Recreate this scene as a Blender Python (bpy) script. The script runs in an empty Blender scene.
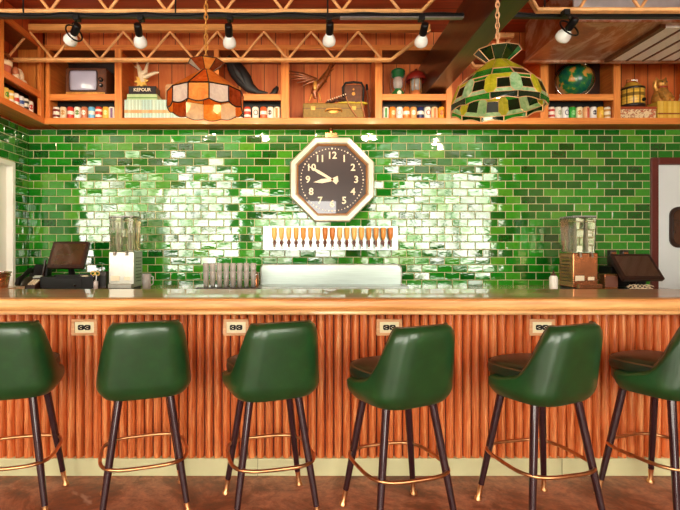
import bpy, math, random
from mathutils import Vector, Matrix
random.seed(7)
PI = math.pi
sc = bpy.context.scene
col = sc.collection
F, CX, CY, ZC = 491.0, 300.0, 248.0, 1.35     # lens in pixels, centre of perspective, eye height

def XX(px, d): return (px - CX) * d / F
def ZZ(py, d): return ZC - (py - CY) * d / F

# ---------------------------------------------------------------- materials
def new_mat(name):
    m = bpy.data.materials.new(name); m.use_nodes = True
    nt = m.node_tree
    return m, nt, nt.nodes['Principled BSDF']
def lin(c):
    return tuple(((v/12.92) if v <= .04045 else ((v+.055)/1.055)**2.4) for v in [k/255 for k in c]) + (1,)
def setp(b, **k):
    for n, v in k.items():
        b.inputs[n.replace('_', ' ')].default_value = v
def coords(nt, scale=(1, 1, 1), kind='Object'):
    tc = nt.nodes.new('ShaderNodeTexCoord'); mp = nt.nodes.new('ShaderNodeMapping')
    mp.inputs['Scale'].default_value = scale
    nt.links.new(tc.outputs[kind], mp.inputs['Vector'])
    return mp.outputs['Vector']
def noise(nt, vec, scale=5, detail=4, rough=.55, dist=0):
    n = nt.nodes.new('ShaderNodeTexNoise')
    n.inputs['Scale'].default_value = scale; n.inputs['Detail'].default_value = detail
    n.inputs['Roughness'].default_value = rough; n.inputs['Distortion'].default_value = dist
    nt.links.new(vec, n.inputs['Vector'])
    return n.outputs['Fac']
def ramp(nt, fac, stops, interp='LINEAR'):
    r = nt.nodes.new('ShaderNodeValToRGB'); cr = r.color_ramp; cr.interpolation = interp
    while len(cr.elements) < len(stops): cr.elements.new(.5)
    for e, (p, c) in zip(cr.elements, stops):
        e.position = p; e.color = c
    nt.links.new(fac, r.inputs['Fac'])
    return r.outputs['Color']
def mixc(nt, fac, a, b, mode='MIX'):
    m = nt.nodes.new('ShaderNodeMix'); m.data_type = 'RGBA'; m.blend_type = mode
    for s, v in ((m.inputs[0], fac), (m.inputs[6], a), (m.inputs[7], b)):
        if hasattr(v, 'links') or hasattr(v, 'is_linked'): nt.links.new(v, s)
        else: s.default_value = v
    return m.outputs[2]
def bump(nt, b, h, strength=.3, dist=.01):
    n = nt.nodes.new('ShaderNodeBump'); n.inputs['Strength'].default_value = strength
    n.inputs['Distance'].default_value = dist
    nt.links.new(h, n.inputs['Height']); nt.links.new(n.outputs['Normal'], b.inputs['Normal'])
    return n

def plain(name, c, rough=.5, metal=0, coat=0, bumpy=0, spec=.5, var=.12, vs=30):
    m, nt, b = new_mat(name)
    c = lin(c)
    v = coords(nt); f = noise(nt, v, vs, 3)
    d = tuple(x*(1-var) for x in c[:3]) + (1,); l = tuple(min(1, x*(1+var)) for x in c[:3]) + (1,)
    nt.links.new(ramp(nt, f, [(.3, d), (.7, l)]), b.inputs['Base Color'])
    setp(b, Roughness=rough, Metallic=metal, Coat_Weight=coat, Specular_IOR_Level=spec)
    b.inputs['Coat Roughness'].default_value = .08
    if bumpy: bump(nt, b, noise(nt, v, vs*4, 3), bumpy, .002)
    return m
def wood(name, c1, c2, axis=0, rough=.45, coat=0, fine=1.0, knots=.5, coatr=.1, mid=None):
    """grain runs along axis (object space)"""
    m, nt, b = new_mat(name)
    s = [14*fine]*3; s[axis] = .9*fine
    v = coords(nt, tuple(s))
    f = noise(nt, v, 1.6, 6, .62, knots)
    s2 = [60*fine]*3; s2[axis] = 2.5*fine
    g = noise(nt, coords(nt, tuple(s2)), 2.0, 3, .6)
    a, c = lin(c1), lin(c2)
    mm = lin(mid) if mid else tuple((x+y)/2 for x, y in zip(a, c))
    base = ramp(nt, f, [(.28, a), (.5, mm), (.72, c)])
    dark = ramp(nt, g, [(.3, (.62, .55, .5, 1)), (.6, (1, 1, 1, 1))])
    nt.links.new(mixc(nt, .6, base, dark, 'MULTIPLY'), b.inputs['Base Color'])
    setp(b, Roughness=rough, Coat_Weight=coat)
    b.inputs['Coat Roughness'].default_value = coatr
    bump(nt, b, g, .12, .004)
    return m
def emit(name, c, s):
    m, nt, b = new_mat(name)
    b.inputs['Base Color'].default_value = (0, 0, 0, 1)
    b.inputs['Emission Color'].default_value = lin(c); b.inputs['Emission Strength'].default_value = s
    return m
def glass(name, c=(255, 255, 255), rough=.02, trans=1, ior=1.45):
    m, nt, b = new_mat(name)
    f = noise(nt, coords(nt), 25, 2)
    a = lin(c)
    nt.links.new(ramp(nt, f, [(.3, tuple(x*.93 for x in a[:3])+(1,)), (.7, a)]), b.inputs['Base Color'])
    setp(b, Roughness=rough, Transmission_Weight=trans, IOR=ior)
    return m
def stained(name, c, c2=None, glow=.5):
    m, nt, b = new_mat(name)
    v = coords(nt, (1, 1, 1))
    f = noise(nt, v, 22, 4, .6, 1.2)
    a = lin(c); z = lin(c2) if c2 else tuple(x*.6 for x in a[:3])+(1,)
    cr = ramp(nt, f, [(.3, z), (.68, a)])
    nt.links.new(cr, b.inputs['Base Color'])
    setp(b, Roughness=.12, Coat_Weight=.6)
    tl = nt.nodes.new('ShaderNodeBsdfTranslucent'); nt.links.new(cr, tl.inputs['Color'])
    mx = nt.nodes.new('ShaderNodeMixShader'); mx.inputs[0].default_value = glow
    out = nt.nodes['Material Output']
    nt.links.new(b.outputs[0], mx.inputs[1]); nt.links.new(tl.outputs[0], mx.inputs[2])
    nt.links.new(mx.outputs[0], out.inputs['Surface'])
    bump(nt, b, f, .25, .004)
    return m

def tile_mat():
    m, nt, b = new_mat('green glazed tile')
    g = nt.nodes.new('ShaderNodeAttribute'); g.attribute_name = 'tone'
    c = ramp(nt, g.outputs['Fac'],
             [(0, lin((8, 84, 20))), (.3, lin((16, 112, 24))), (.55, lin((28, 132, 28))), (.8, lin((42, 146, 34))), (1, lin((84, 154, 40)))])
    v = coords(nt)
    f = noise(nt, v, 26, 4, .6, .6)
    c2 = ramp(nt, f, [(.3, (.66, .74, .6, 1)), (.65, (1.0, 1.0, 1.0, 1))])
    nt.links.new(mixc(nt, .8, c, c2, 'MULTIPLY'), b.inputs['Base Color'])
    setp(b, Roughness=.06, Coat_Weight=.9, IOR=1.58)
    b.inputs['Coat Roughness'].default_value = .03
    v2 = coords(nt, (9, 9, 24))
    h = noise(nt, v2, 1.0, 2, .5, .3)
    bn = bump(nt, b, h, 1.0, .0012)
    nt.links.new(bn.outputs['Normal'], b.inputs['Coat Normal'])
    return m
def floor_mat():
    m, nt, b = new_mat('stained concrete')
    v = coords(nt)
    f = noise(nt, v, 2.6, 10, .72, .8); g = noise(nt, v, 14, 8, .75)
    c = ramp(nt, f, [(.3, lin((88, 46, 30))), (.45, lin((142, 82, 54))), (.56, lin((190, 130, 100))), (.72, lin((128, 70, 44)))])
    d = ramp(nt, g, [(.36, (.4, .36, .33, 1)), (.6, (1.1, 1.05, 1.02, 1))])
    c = mixc(nt, .85, c, d, 'MULTIPLY')
    # pale scuffed patches
    h = noise(nt, v, 1.35, 5, .7, .4)
    w = ramp(nt, h, [(.63, (0, 0, 0, 1)), (.70, (1, 1, 1, 1))])
    nt.links.new(mixc(nt, w, c, lin((196, 160, 140))), b.inputs['Base Color'])
    r = ramp(nt, g, [(.3, (.28, .28, .28, 1)), (.7, (.5, .5, .5, 1))])
    nt.links.new(r, b.inputs['Roughness'])
    bump(nt, b, g, .25, .004)
    return m
def leather_mat():
    m, nt, b = new_mat('green vinyl')
    v = coords(nt)
    f = noise(nt, v, 6, 5, .6); g = noise(nt, v, 160, 3, .6)
    c = ramp(nt, f, [(.3, lin((16, 52, 24))), (.55, lin((24, 66, 30))), (.75, lin((34, 80, 36)))])
    nt.links.new(c, b.inputs['Base Color'])
    setp(b, Roughness=.36, Coat_Weight=.4); b.inputs['Coat Roughness'].default_value = .16
    bump(nt, b, g, .22, .0015)
    return m
def stripes_mat(name, a, c, per, axis, frac=.5, rough=.5, c3=None):
    m, nt, b = new_mat(name)
    v = coords(nt)
    s = nt.nodes.new('ShaderNodeSeparateXYZ'); nt.links.new(v, s.inputs[0])
    o = s.outputs[axis]
    def mth(op, x, y):
        n = nt.nodes.new('ShaderNodeMath'); n.operation = op
        for i, q in enumerate((x, y)):
            if hasattr(q, 'is_linked'): nt.links.new(q, n.inputs[i])
            else: n.inputs[i].default_value = q
        return n.outputs[0]
    t = mth('FRACT', mth('DIVIDE', mth('ADD', o, 50), per), 0)
    t = mth('LESS_THAN', t, frac)
    nt.links.new(mixc(nt, t, lin(c), lin(a)), b.inputs['Base Color'])
    setp(b, Roughness=rough)
    return m
def plaid_mat():
    m, nt, b = new_mat('yellow tartan')
    v = coords(nt)
    s = nt.nodes.new('ShaderNodeSeparateXYZ'); nt.links.new(v, s.inputs[0])
    def mth(op, x, y=0.0):
        n = nt.nodes.new('ShaderNodeMath'); n.operation = op
        for i, q in enumerate((x, y)):
            if hasattr(q, 'is_linked'): nt.links.new(q, n.inputs[i])
            else: n.inputs[i].default_value = q
        return n.outputs[0]
    ang = mth('ARCTAN2', s.outputs[1], s.outputs[0])
    a = mth('LESS_THAN', mth('FRACT', mth('MULTIPLY', ang, 1.9)), .22)
    a2 = mth('LESS_THAN', mth('FRACT', mth('MULTIPLY', ang, 7.6)), .2)
    z = mth('LESS_THAN', mth('FRACT', mth('MULTIPLY', s.outputs[2], 9.5)), .28)
    z2 = mth('LESS_THAN', mth('FRACT', mth('MULTIPLY', s.outputs[2], 38)), .22)
    c = mixc(nt, mth('MULTIPLY', a2, .35), lin((244, 192, 72)), lin((120, 70, 20)))
    c = mixc(nt, mth('MULTIPLY', z2, .35), c, lin((120, 70, 20)))
    c = mixc(nt, mth('MULTIPLY', a, .8), c, lin((40, 24, 18)))
    c = mixc(nt, mth('MULTIPLY', z, .7), c, lin((60, 26, 14)))
    nt.links.new(c, b.inputs['Base Color']); setp(b, Roughness=.35)
    return m
def floral_mat():
    m, nt, b = new_mat('cream floral print')
    f = noise(nt, coords(nt), 34, 2, .5, 1.5)
    nt.links.new(ramp(nt, f, [(.5, lin((232, 204, 160))), (.56, lin((150, 66, 42))), (.64, lin((206, 120, 80)))]), b.inputs['Base Color'])
    setp(b, Roughness=.4); return m
def globe_mat():
    m, nt, b = new_mat('globe map')
    v = coords(nt)
    f = noise(nt, v, 6.5, 5, .6, .2)
    c = ramp(nt, f, [(.40, lin((20, 92, 76))), (.5, lin((44, 122, 62))), (.52, lin((96, 140, 50))), (.55, lin((216, 150, 60))), (.7, lin((226, 176, 110)))])
    nt.links.new(c, b.inputs['Base Color']); setp(b, Roughness=.25, Coat_Weight=.4)
    return m
def steel(name, c=(200, 204, 204), rough=.25, axis=0, metal=1.0):
    m, nt, b = new_mat(name)
    s = [90]*3; s[axis] = 2
    f = noise(nt, coords(nt, tuple(s)), 1.5, 3)
    a = lin(c)
    nt.links.new(ramp(nt, f, [(.3, tuple(x*.8 for x in a[:3])+(1,)), (.7, a)]), b.inputs['Base Color'])
    setp(b, Roughness=rough, Metallic=metal)
    bump(nt, b, f, .06, .001)
    return m
def duct_mat():
    m, nt, b = new_mat('reflection painted sheet metal')
    v = coords(nt, (1.2, .5, 1.2))
    f = noise(nt, v, 3, 6, .65, 1.5)
    c = ramp(nt, f, [(.3, lin((130, 72, 40))), (.48, lin((176, 108, 66))), (.6, lin((214, 184, 160))), (.75, lin((156, 88, 50)))])  # brown streaks put the timber's reflection into the metal colour
    nt.links.new(c, b.inputs['Base Color']); setp(b, Roughness=.3, Metallic=.3)
    bump(nt, b, f, .1, .01)
    return m
def plank_mat(name, c1, c2, axis, width, cross, rough=.5):
    m, nt, b = new_mat(name)
    s = [8]*3; s[axis] = .7
    f = noise(nt, coords(nt, tuple(s)), 1.8, 6, .62, .7)
    base = ramp(nt, f, [(.28, lin(c1)), (.72, lin(c2))])
    sp = nt.nodes.new('ShaderNodeSeparateXYZ'); nt.links.new(coords(nt), sp.inputs[0])
    def mth(op, x, y=0.0):
        n = nt.nodes.new('ShaderNodeMath'); n.operation = op
        for i, q in enumerate((x, y)):
            if hasattr(q, 'is_linked'): nt.links.new(q, n.inputs[i])
            else: n.inputs[i].default_value = q
        return n.outputs[0]
    d = mth('DIVIDE', mth('ADD', sp.outputs[cross], 40.0), width)
    line = mth('LESS_THAN', mth('FRACT', d), .045)
    wn = nt.nodes.new('ShaderNodeTexWhiteNoise'); wn.noise_dimensions = '1D'
    nt.links.new(mth('FLOOR', d), wn.inputs['W'])
    base = mixc(nt, .5, base, ramp(nt, wn.outputs['Value'], [(0, (.6, .55, .5, 1)), (1, (1, 1, 1, 1))]), 'MULTIPLY')
    nt.links.new(mixc(nt, line, base, lin((30, 12, 6))), b.inputs['Base Color'])
    setp(b, Roughness=rough)
    return m

M = {}
M['tile'] = tile_mat()
M['grout'] = plain('pale grout', (206, 196, 150), .8)
M['floor'] = floor_mat()
M['vinyl'] = leather_mat()
M['seat'] = plain('dark green seat vinyl', (22, 36, 20), .4, coat=.15, bumpy=.2, vs=12, var=.3)
M['welt'] = plain('brown welt', (84, 60, 34), .5)
M['leg'] = plain('dark brown enamel', (52, 26, 32), .22, metal=.25, coat=.5)
M['brass'] = plain('worn brass', (216, 160, 110), .3, metal=1, var=.25, vs=20)
M['shelf'] = wood('orange pine', (214, 112, 42), (242, 158, 74), 0, .42, .2)
M['shelfv'] = wood('orange pine upright', (214, 112, 42), (242, 158, 74), 2, .42, .2)
M['shelfy'] = wood('orange pine depth', (210, 96, 34), (236, 136, 56), 1, .42, .2)
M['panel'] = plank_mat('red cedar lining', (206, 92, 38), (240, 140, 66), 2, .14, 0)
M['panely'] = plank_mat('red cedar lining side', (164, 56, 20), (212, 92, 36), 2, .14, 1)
M['ceil'] = plank_mat('ceiling boards', (138, 42, 20), (196, 76, 36), 0, .16, 1, .4)
M['beam'] = wood('dark stained timber', (44, 22, 12), (84, 44, 24), 1, .3, .2)
M['bar'] = wood('varnished bar oak', (238, 184, 134), (250, 216, 180), 0, .3, .85, fine=.9, knots=1.2, coatr=.03)  # base paler than the edge oak, painting in the lacquer's bright reflection
M['nosing'] = wood('oak bar edge', (206, 130, 62), (246, 190, 118), 0, .38, .25, fine=.9, knots=1.2, coatr=.3)
M['barlip'] = wood('pale bar rail', (220, 160, 96), (244, 200, 140), 0, .3, .4)
M['reed'] = wood('reeded oak', (176, 80, 34), (250, 180, 116), 2, .36, .3, fine=1.6, knots=1.4, coatr=.2, mid=(226, 122, 62))
M['reedback'] = plain('painted gap shade and joint brown', (60, 18, 8), .7)  # dark colour paints in the shade of the gaps between reeds
M['base'] = plain('cream green baseboard', (206, 202, 156), .5, var=.06, vs=4)
M['joist'] = plain('tan painted steel', (240, 176, 110), .4, var=.18, vs=14)
M['joistw'] = wood('timber top chord', (206, 128, 58), (236, 170, 92), 0, .45)
M['white'] = plain('white paint', (248, 248, 240), .45, var=.03, vs=3)
M['doorwhite'] = plain('white door enamel', (226, 232, 232), .35, var=.04, vs=2)
M['doorframe'] = plain('maroon door frame', (94, 34, 24), .4)
M['plaster'] = plain('warm plaster', (150, 120, 88), .7, var=.05, vs=3)
M['rearwood'] = plank_mat('rear wood panelling', (170, 90, 30), (214, 134, 50), 2, .2, 0)
M['stone'] = plain('back counter stone', (190, 160, 136), .12, coat=.5, var=.25, vs=60)
M['cab'] = wood('dark cabinet oak', (110, 56, 26), (150, 84, 42), 2, .4)
M['black'] = plain('black plastic', (14, 12, 12), .45, spec=.25)
M['blackm'] = plain('black iron', (16, 14, 14), .45, metal=.3)
M['dark'] = plain('brown black plastic', (48, 30, 24), .3)
M['screen'] = plain('dark glass screen', (70, 44, 30), .12, coat=1, var=.2, vs=6)
M['steel'] = steel('brushed steel', (172, 182, 178), .28)
M['steelb'] = plain('bright steel', (176, 172, 164), .3, metal=.8, var=.1)
M['chrome'] = plain('chrome', (214, 206, 200), .1, metal=1)
M['coppery'] = plain('warm reflecting steel', (190, 126, 84), .22, metal=.8, var=.25, vs=8)
M['clockrim'] = plain('silver clock rim', (196, 188, 168), .3, metal=.4, var=.05)
M['clockin'] = plain('tan clock bezel', (196, 138, 84), .3, metal=.4)
M['face'] = plain('brown black clock face', (40, 18, 14), .3, coat=1, var=.2, vs=6)
M['face'].node_tree.nodes['Principled BSDF'].inputs['Coat Roughness'].default_value = .01
M['cream'] = plain('cream paint', (240, 222, 190), .4, var=.04)
M['creamd'] = plain('cream plastic', (238, 226, 186), .35, var=.04)
M['platew'] = wood('pale outlet surround', (214, 150, 96), (236, 184, 134), 0, .4)
M['glass'] = glass('clear glass', (244, 250, 248), .03)
M['glassg'] = glass('frosted clear glass', (255, 252, 248), .06, .72)
M['tank'] = glass('clear acrylic', (255, 246, 232), .02, .95, 1.25)
M['duct'] = duct_mat()
M['galv'] = plain('galvanised sheet', (196, 192, 194), .35, metal=.5, var=.12, vs=10)
M['grille'] = plain('white filter panel', (252, 246, 238), .4, var=.05)
M['bulb'] = plain('white lamp glass', (244, 246, 240), .15, var=.02)
M['rail'] = plain('black track', (14, 12, 14), .4, metal=.2)
M['railg'] = plain('grey track', (150, 146, 150), .3, metal=.6)
M['gold'] = plain('aged gold', (214, 150, 70), .35, metal=.45, var=.3, vs=30)
M['bird'] = plain('bronze brown feathers', (128, 66, 28), .3, metal=.35, var=.5, vs=40)
M['crow'] = plain('black feathers', (18, 12, 10), .6, var=.4, vs=50)
M['olive'] = plain('olive canvas', (136, 104, 36), .6, var=.2, vs=40, bumpy=.3)
M['leather'] = plain('brown leather', (96, 52, 26), .4, var=.3)
M['strap'] = plain('tan strap', (196, 124, 76), .5)
M['lead'] = plain('dark lead came', (54, 32, 22), .35, metal=.6)
M['leadb'] = plain('brass came', (232, 178, 130), .35, metal=.4)
def daylight():
    m, nt, b = new_mat('daylight pane')
    f = noise(nt, coords(nt, (1, 1, 1)), 1.3, 6, .62, .4)
    c = ramp(nt, f, [(.38, lin((120, 124, 86))), (.47, lin((214, 212, 186))), (.56, lin((255, 250, 242)))])
    b.inputs['Base Color'].default_value = (0, 0, 0, 1)
    nt.links.new(c, b.inputs['Emission Color']); b.inputs['Emission Strength'].default_value = 40
    return m
M['daylight'] = daylight()
M['tbook'] = stripes_mat('pale turquoise spines', (196, 222, 204), (214, 168, 108), .19, 2, .62)
M['soil'] = plain('pinecone brown', (78, 40, 28), .5, var=.4, vs=60)

def cm(c, rough=.35):
    k = 'c%d_%d_%d' % tuple(c)
    if k not in M: M[k] = plain('paint %d %d %d' % tuple(c), c, rough, var=.06)
    return M[k]

# ---------------------------------------------------------------- mesh builder
class MB:
    def __init__(s): s.v = []; s.f = []; s.mi = []; s.sm = []; s.m = 0
    def add(s, vs, fs, smooth=False):
        o = len(s.v); s.v += [tuple(p) for p in vs]
        for f in fs:
            s.f.append([i+o for i in f]); s.mi.append(s.m); s.sm.append(smooth)
        return o
    def box(s, x0, x1, y0, y1, z0, z1):
        s.add([(x0,y0,z0),(x1,y0,z0),(x1,y1,z0),(x0,y1,z0),(x0,y0,z1),(x1,y0,z1),(x1,y1,z1),(x0,y1,z1)],
              [(0,3,2,1),(4,5,6,7),(0,1,5,4),(1,2,6,5),(2,3,7,6),(3,0,4,7)]); return s
    def cbox(s, c, d): return s.box(c[0]-d[0]/2, c[0]+d[0]/2, c[1]-d[1]/2, c[1]+d[1]/2, c[2]-d[2]/2, c[2]+d[2]/2)
    def tube(s, path, rad, n=12, closed=False, sq=1.0, smooth=True, caps=True):
        P = [Vector(p) for p in path]; N = len(P)
        if not hasattr(rad, '__len__'): rad = [rad]*N
        T = []
        for i in range(N):
            a = P[(i-1) % N] if (closed or i > 0) else P[0]
            b = P[(i+1) % N] if (closed or i < N-1) else P[-1]
            T.append((b-a).normalized())
        up = Vector((0, 0, 1)) if abs(T[0].z) < .9 else Vector((0, 1, 0))
        nrm = (up - T[0]*up.dot(T[0])).normalized()
        vs = []
        for i in range(N):
            nrm = (nrm - T[i]*nrm.dot(T[i])).normalized()
            bi = T[i].cross(nrm)
            for k in range(n):
                a = 2*PI*k/n
                vs.append(P[i] + (nrm*math.cos(a) + bi*math.sin(a)*sq)*rad[i])
        fs = []
        for i in range(N if closed else N-1):
            j = (i+1) % N
            for k in range(n):
                l = (k+1) % n
                fs.append((i*n+k, i*n+l, j*n+l, j*n+k))
        o = s.add(vs, fs, smooth)
        if not closed and caps:
            s.add([vs[k] for k in range(n)], [tuple(range(n))[::-1]])
            s.add([vs[(N-1)*n+k] for k in range(n)], [tuple(range(n))])
        return s
    def cyl(s, a, b, r0, r1=None, n=16, smooth=True):
        return s.tube([a, b], [r0, r0 if r1 is None else r1], n, smooth=smooth)
    def ring(s, c, R, r, n=32, k=8, axis='z', sx=1, sy=1):
        p = []
        for i in range(n):
            a = 2*PI*i/n; u, w = R*math.cos(a)*sx, R*math.sin(a)*sy
            p.append({'z': (c[0]+u, c[1]+w, c[2]), 'y': (c[0]+u, c[1], c[2]+w), 'x': (c[0], c[1]+u, c[2]+w)}[axis])
        return s.tube(p, r, k, closed=True)
    def lathe(s, prof, c=(0, 0, 0), n=24, smooth=True, capb=True, capt=True):
        vs = []
        for r, z in prof:
            for k in range(n):
                a = 2*PI*k/n; vs.append((c[0]+r*math.cos(a), c[1]+r*math.sin(a), c[2]+z))
        fs = []
        for i in range(len(prof)-1):
            for k in range(n):
                l = (k+1) % n; fs.append((i*n+k, i*n+l, (i+1)*n+l, (i+1)*n+k))
        s.add(vs, fs, smooth)
        if capb and prof[0][0] > 1e-5: s.add(vs[:n], [tuple(range(n))[::-1]])
        if capt and prof[-1][0] > 1e-5: s.add(vs[-n:], [tuple(range(n))])
        return s
    def ell(s, c, r, n=16, k=10):
        pr = [(max(1e-5, math.cos(-PI/2+PI*i/k)), math.sin(-PI/2+PI*i/k)) for i in range(k+1)]
        o = len(s.v); s.lathe(pr, (0, 0, 0), n)
        for i in range(o, len(s.v)):
            x, y, z = s.v[i]; s.v[i] = (c[0]+x*r[0], c[1]+y*r[1], c[2]+z*r[2])
        return s
    def prism(s, pts, a, b, plane='xz'):
        def mk(p, t): return {'xz': (p[0], t, p[1]), 'xy': (p[0], p[1], t), 'yz': (t, p[0], p[1])}[plane]
        n = len(pts)
        vs = [mk(p, a) for p in pts] + [mk(p, b) for p in pts]
        s.add(vs, [tuple(range(n)), tuple(range(n, 2*n))[::-1]] + [(i, i+n, (i+1) % n + n, (i+1) % n) for i in range(n)])
        return s
    def xf(s, mat, start=0):
        for i in range(start, len(s.v)): s.v[i] = tuple(mat @ Vector(s.v[i]))
        return s
    def build(s, name, mats, parent=None, bev=0, solid=0, sub=0, loc=None):
        me = bpy.data.meshes.new(name)
        me.from_pydata(s.v, [], s.f)
        if not isinstance(mats, (list, tuple)): mats = [mats]
        for m in mats: me.materials.append(m)
        me.polygons.foreach_set('material_index', s.mi); me.polygons.foreach_set('use_smooth', s.sm)
        import bmesh
        bm = bmesh.new(); bm.from_mesh(me)
        if sub or bev: bmesh.ops.remove_doubles(bm, verts=bm.verts, dist=1e-6)
        bmesh.ops.recalc_face_normals(bm, faces=bm.faces); bm.to_mesh(me); bm.free()
        me.update()
        o = bpy.data.objects.new(name, me); col.objects.link(o)
        if parent: o.parent = parent
        if loc: o.location = loc
        if solid:
            q = o.modifiers.new('solid', 'SOLIDIFY'); q.thickness = solid; q.offset = -1
        if bev:
            q = o.modifiers.new('bevel', 'BEVEL'); q.width = bev; q.segments = 2; q.limit_method = 'ANGLE'
        if sub:
            q = o.modifiers.new('sub', 'SUBSURF'); q.levels = sub; q.render_levels = sub
        return o
def tag(o, label, cat, group=None):
    o['label'] = label; o['category'] = cat
    if group: o['group'] = group
    return o
def struct(o, label=None, cat=None):
    o['kind'] = 'structure'
    if label: o['label'] = label
    if cat: o['category'] = cat
    return o
def thing(name, label, cat, loc=(0, 0, 0), rz=0, group=None):
    o = bpy.data.objects.new(name, None); col.objects.link(o); o.empty_display_size = .1
    o.location = loc; o.rotation_euler = (0, 0, rz)
    return tag(o, label, cat, group)
def kids(o): return [c for c in list(col.objects) if c.parent == o]
def copy_tree(o, parent=None):
    c = o.copy(); col.objects.link(c)
    if parent: c.parent = parent
    for ch in kids(o): copy_tree(ch, c)
    return c
def B(x0, x1, y0, y1, z0, z1): return MB().box(x0, x1, y0, y1, z0, z1)
def rrect(w, h, r, n=6, cx=0, cy=0):
    p = []
    for qx, qy, a0 in ((1, 1, 0), (-1, 1, 90), (-1, -1, 180), (1, -1, 270)):
        for i in range(n+1):
            a = math.radians(a0 + 90*i/n)
            p.append((cx+qx*(w/2-r)+r*math.cos(a), cy+qy*(h/2-r)+r*math.sin(a)))
    return p
def text_mesh(s, size, depth, mat, parent, loc, name='lettering', rot=(PI/2, 0, 0)):
    cu = bpy.data.curves.new(name, 'FONT'); cu.body = s; cu.size = size; cu.extrude = depth
    cu.align_x = 'CENTER'; cu.align_y = 'CENTER'; cu.resolution_u = 3; cu.offset = size*.018
    t = bpy.data.objects.new(name, cu); col.objects.link(t)
    dg = bpy.context.evaluated_depsgraph_get(); dg.update()
    me = bpy.data.meshes.new_from_object(t.evaluated_get(dg))
    col.objects.unlink(t); bpy.data.objects.remove(t)
    me.materials.clear(); me.materials.append(mat)
    o = bpy.data.objects.new(name, me); col.objects.link(o)
    o.location = loc; o.rotation_euler = rot
    if parent: o.parent = parent
    return o

# ================================================================ THE ROOM
LW, WB, SH = -2.76, 5.0, 4.78      # left wall, tiled back wall, shelf front
TT = 2.557                         # top of the tiling
struct(B(-7, 5.5, -2.6, 5.3, -.1, 0).build('floor', M['floor']), 'mottled brown stained concrete floor', 'floor')
struct(B(-7, 5.5, -2.6, 5.3, 3.46, 3.56).build('ceiling', M['ceil']), 'red brown boarded wooden ceiling', 'ceiling')

TONE = {}
def put_tone(o):
    at = o.data.attributes.new('tone', 'FLOAT', 'FACE')
    for k, v in TONE.items(): at.data[k].value = v
    TONE.clear()
def tiles(mb, a0, a1, z0, z1, put, flip=False, skip=None):
    """running bond glazed tiles; put(a, z, depth) -> point"""
    H, W, g = .0775, .155, .0055
    rows = range(int((2.497-z1)/H)-2, int((2.497-z0)/H)+2)
    for r in rows:
        zb = 2.497 - H*r; zt = zb + H
        off = (r % 2)*W/2
        k0 = int((a0-off)/W)-2; k1 = int((a1-off)/W)+2
        for k in range(k0, k1):
            xa, xb = off+k*W, off+k*W+W
            x0, x1 = max(xa, a0)+g/2, min(xb, a1)-g/2
            y0, y1 = max(zb, z0)+g/2, min(zt, z1)-g/2
            if x1-x0 < .012 or y1-y0 < .01: continue
            if skip and skip((x0+x1)/2, (y0+y1)/2): continue
            tx, ty = random.gauss(0, .012), random.gauss(0, .022)
            bul = random.uniform(.0002, .0008)
            nx, nz = 6, 4
            us = [0, .024, .3, .5, .7, .976, 1]; ws = [0, .045, .5, .955, 1]
            vs = []
            for w in ws:
                for u in us:
                    edge = (u in (0, 1)) or (w in (0, 1))
                    X = x0+(x1-x0)*u; Z = y0+(y1-y0)*w
                    d = .001 if edge else .005 + bul*math.sin(PI*u)*math.sin(PI*w) + tx*(X-(x0+x1)/2) + ty*(Z-(y0+y1)/2)
                    vs.append(put(X, Z, d))
            fs = []
            for j in range(len(ws)-1):
                for i in range(len(us)-1):
                    q = (j*7+i, j*7+i+1, (j+1)*7+i+1, (j+1)*7+i)
                    fs.append(q[::-1] if flip else q)
            tone = random.random()
            inner = [f for q, f in enumerate(fs) if (q//6) not in (0, 3) and (q % 6) not in (0, 5)]
            outer = [f for f in fs if f not in inner]
            f0 = len(mb.f); mb.add(vs, inner, True); mb.add(vs, outer, False)
            for q in range(f0, len(mb.f)): TONE[q] = tone

# tiled back wall (door opening to the right of X = 3.57)
mb = MB(); mb.m = 1
mb.box(LW-.12, 3.57, WB, WB+.2, 0, TT)
mb.box(3.57, 5.5, WB, WB+.2, 2.25, TT)
mb.box(4.62, 5.5, WB, WB+.2, 0, 2.25)
mb.m = 0
tiles(mb, LW, 3.565, .95, TT, lambda a, z, d: (a, WB-d, z))
tiles(mb, 3.565, 4.625, 2.267, TT, lambda a, z, d: (a, WB-d, z))
tiles(mb, 4.625, 5.4, .95, TT, lambda a, z, d: (a, WB-d, z))
me_tiles = mb
o = mb.build('wall_back', [M['tile'], M['grout']]); put_tone(o)
struct(o, 'green glazed subway tile wall behind the bar', 'wall')
struct(B(-7, 5.5, 5.2, 5.3, TT, 3.46).build('wall_back_upper', M['panel']), 'red wooden panelling behind the display shelf', 'wall')
# left wall with the white doorway
mb = MB(); mb.m = 1
mb.box(LW-.12, LW, 4.74, WB, 0, TT)
mb.box(LW-.12, LW, 3.7, 4.74, 2.17, TT)
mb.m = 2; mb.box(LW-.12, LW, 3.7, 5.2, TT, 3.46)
mb.m = 0
tiles(mb, 4.747, WB, .95, TT, lambda a, z, d: (LW+d, a, z))
tiles(mb, 3.7, 4.747, 2.178, TT, lambda a, z, d: (LW+d, a, z))
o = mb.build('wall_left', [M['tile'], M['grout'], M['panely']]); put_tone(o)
struct(o, 'short green tiled side wall at the left', 'wall')
d1 = B(LW-.10, LW-.05, 3.84, 4.74, 0, 2.17).build('door_1', M['white']); struct(d1, 'plain white door in the left side wall', 'door')
fr = MB(); fr.box(LW-.12, LW+.012, 4.70, 4.745, 0, 2.175); fr.box(LW-.12, LW+.012, 3.8, 3.86, 0, 2.175); fr.box(LW-.12, LW+.012, 3.86, 4.70, 2.13, 2.175)
fr.build('door_frame', M['white'], d1, bev=.004)
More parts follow.
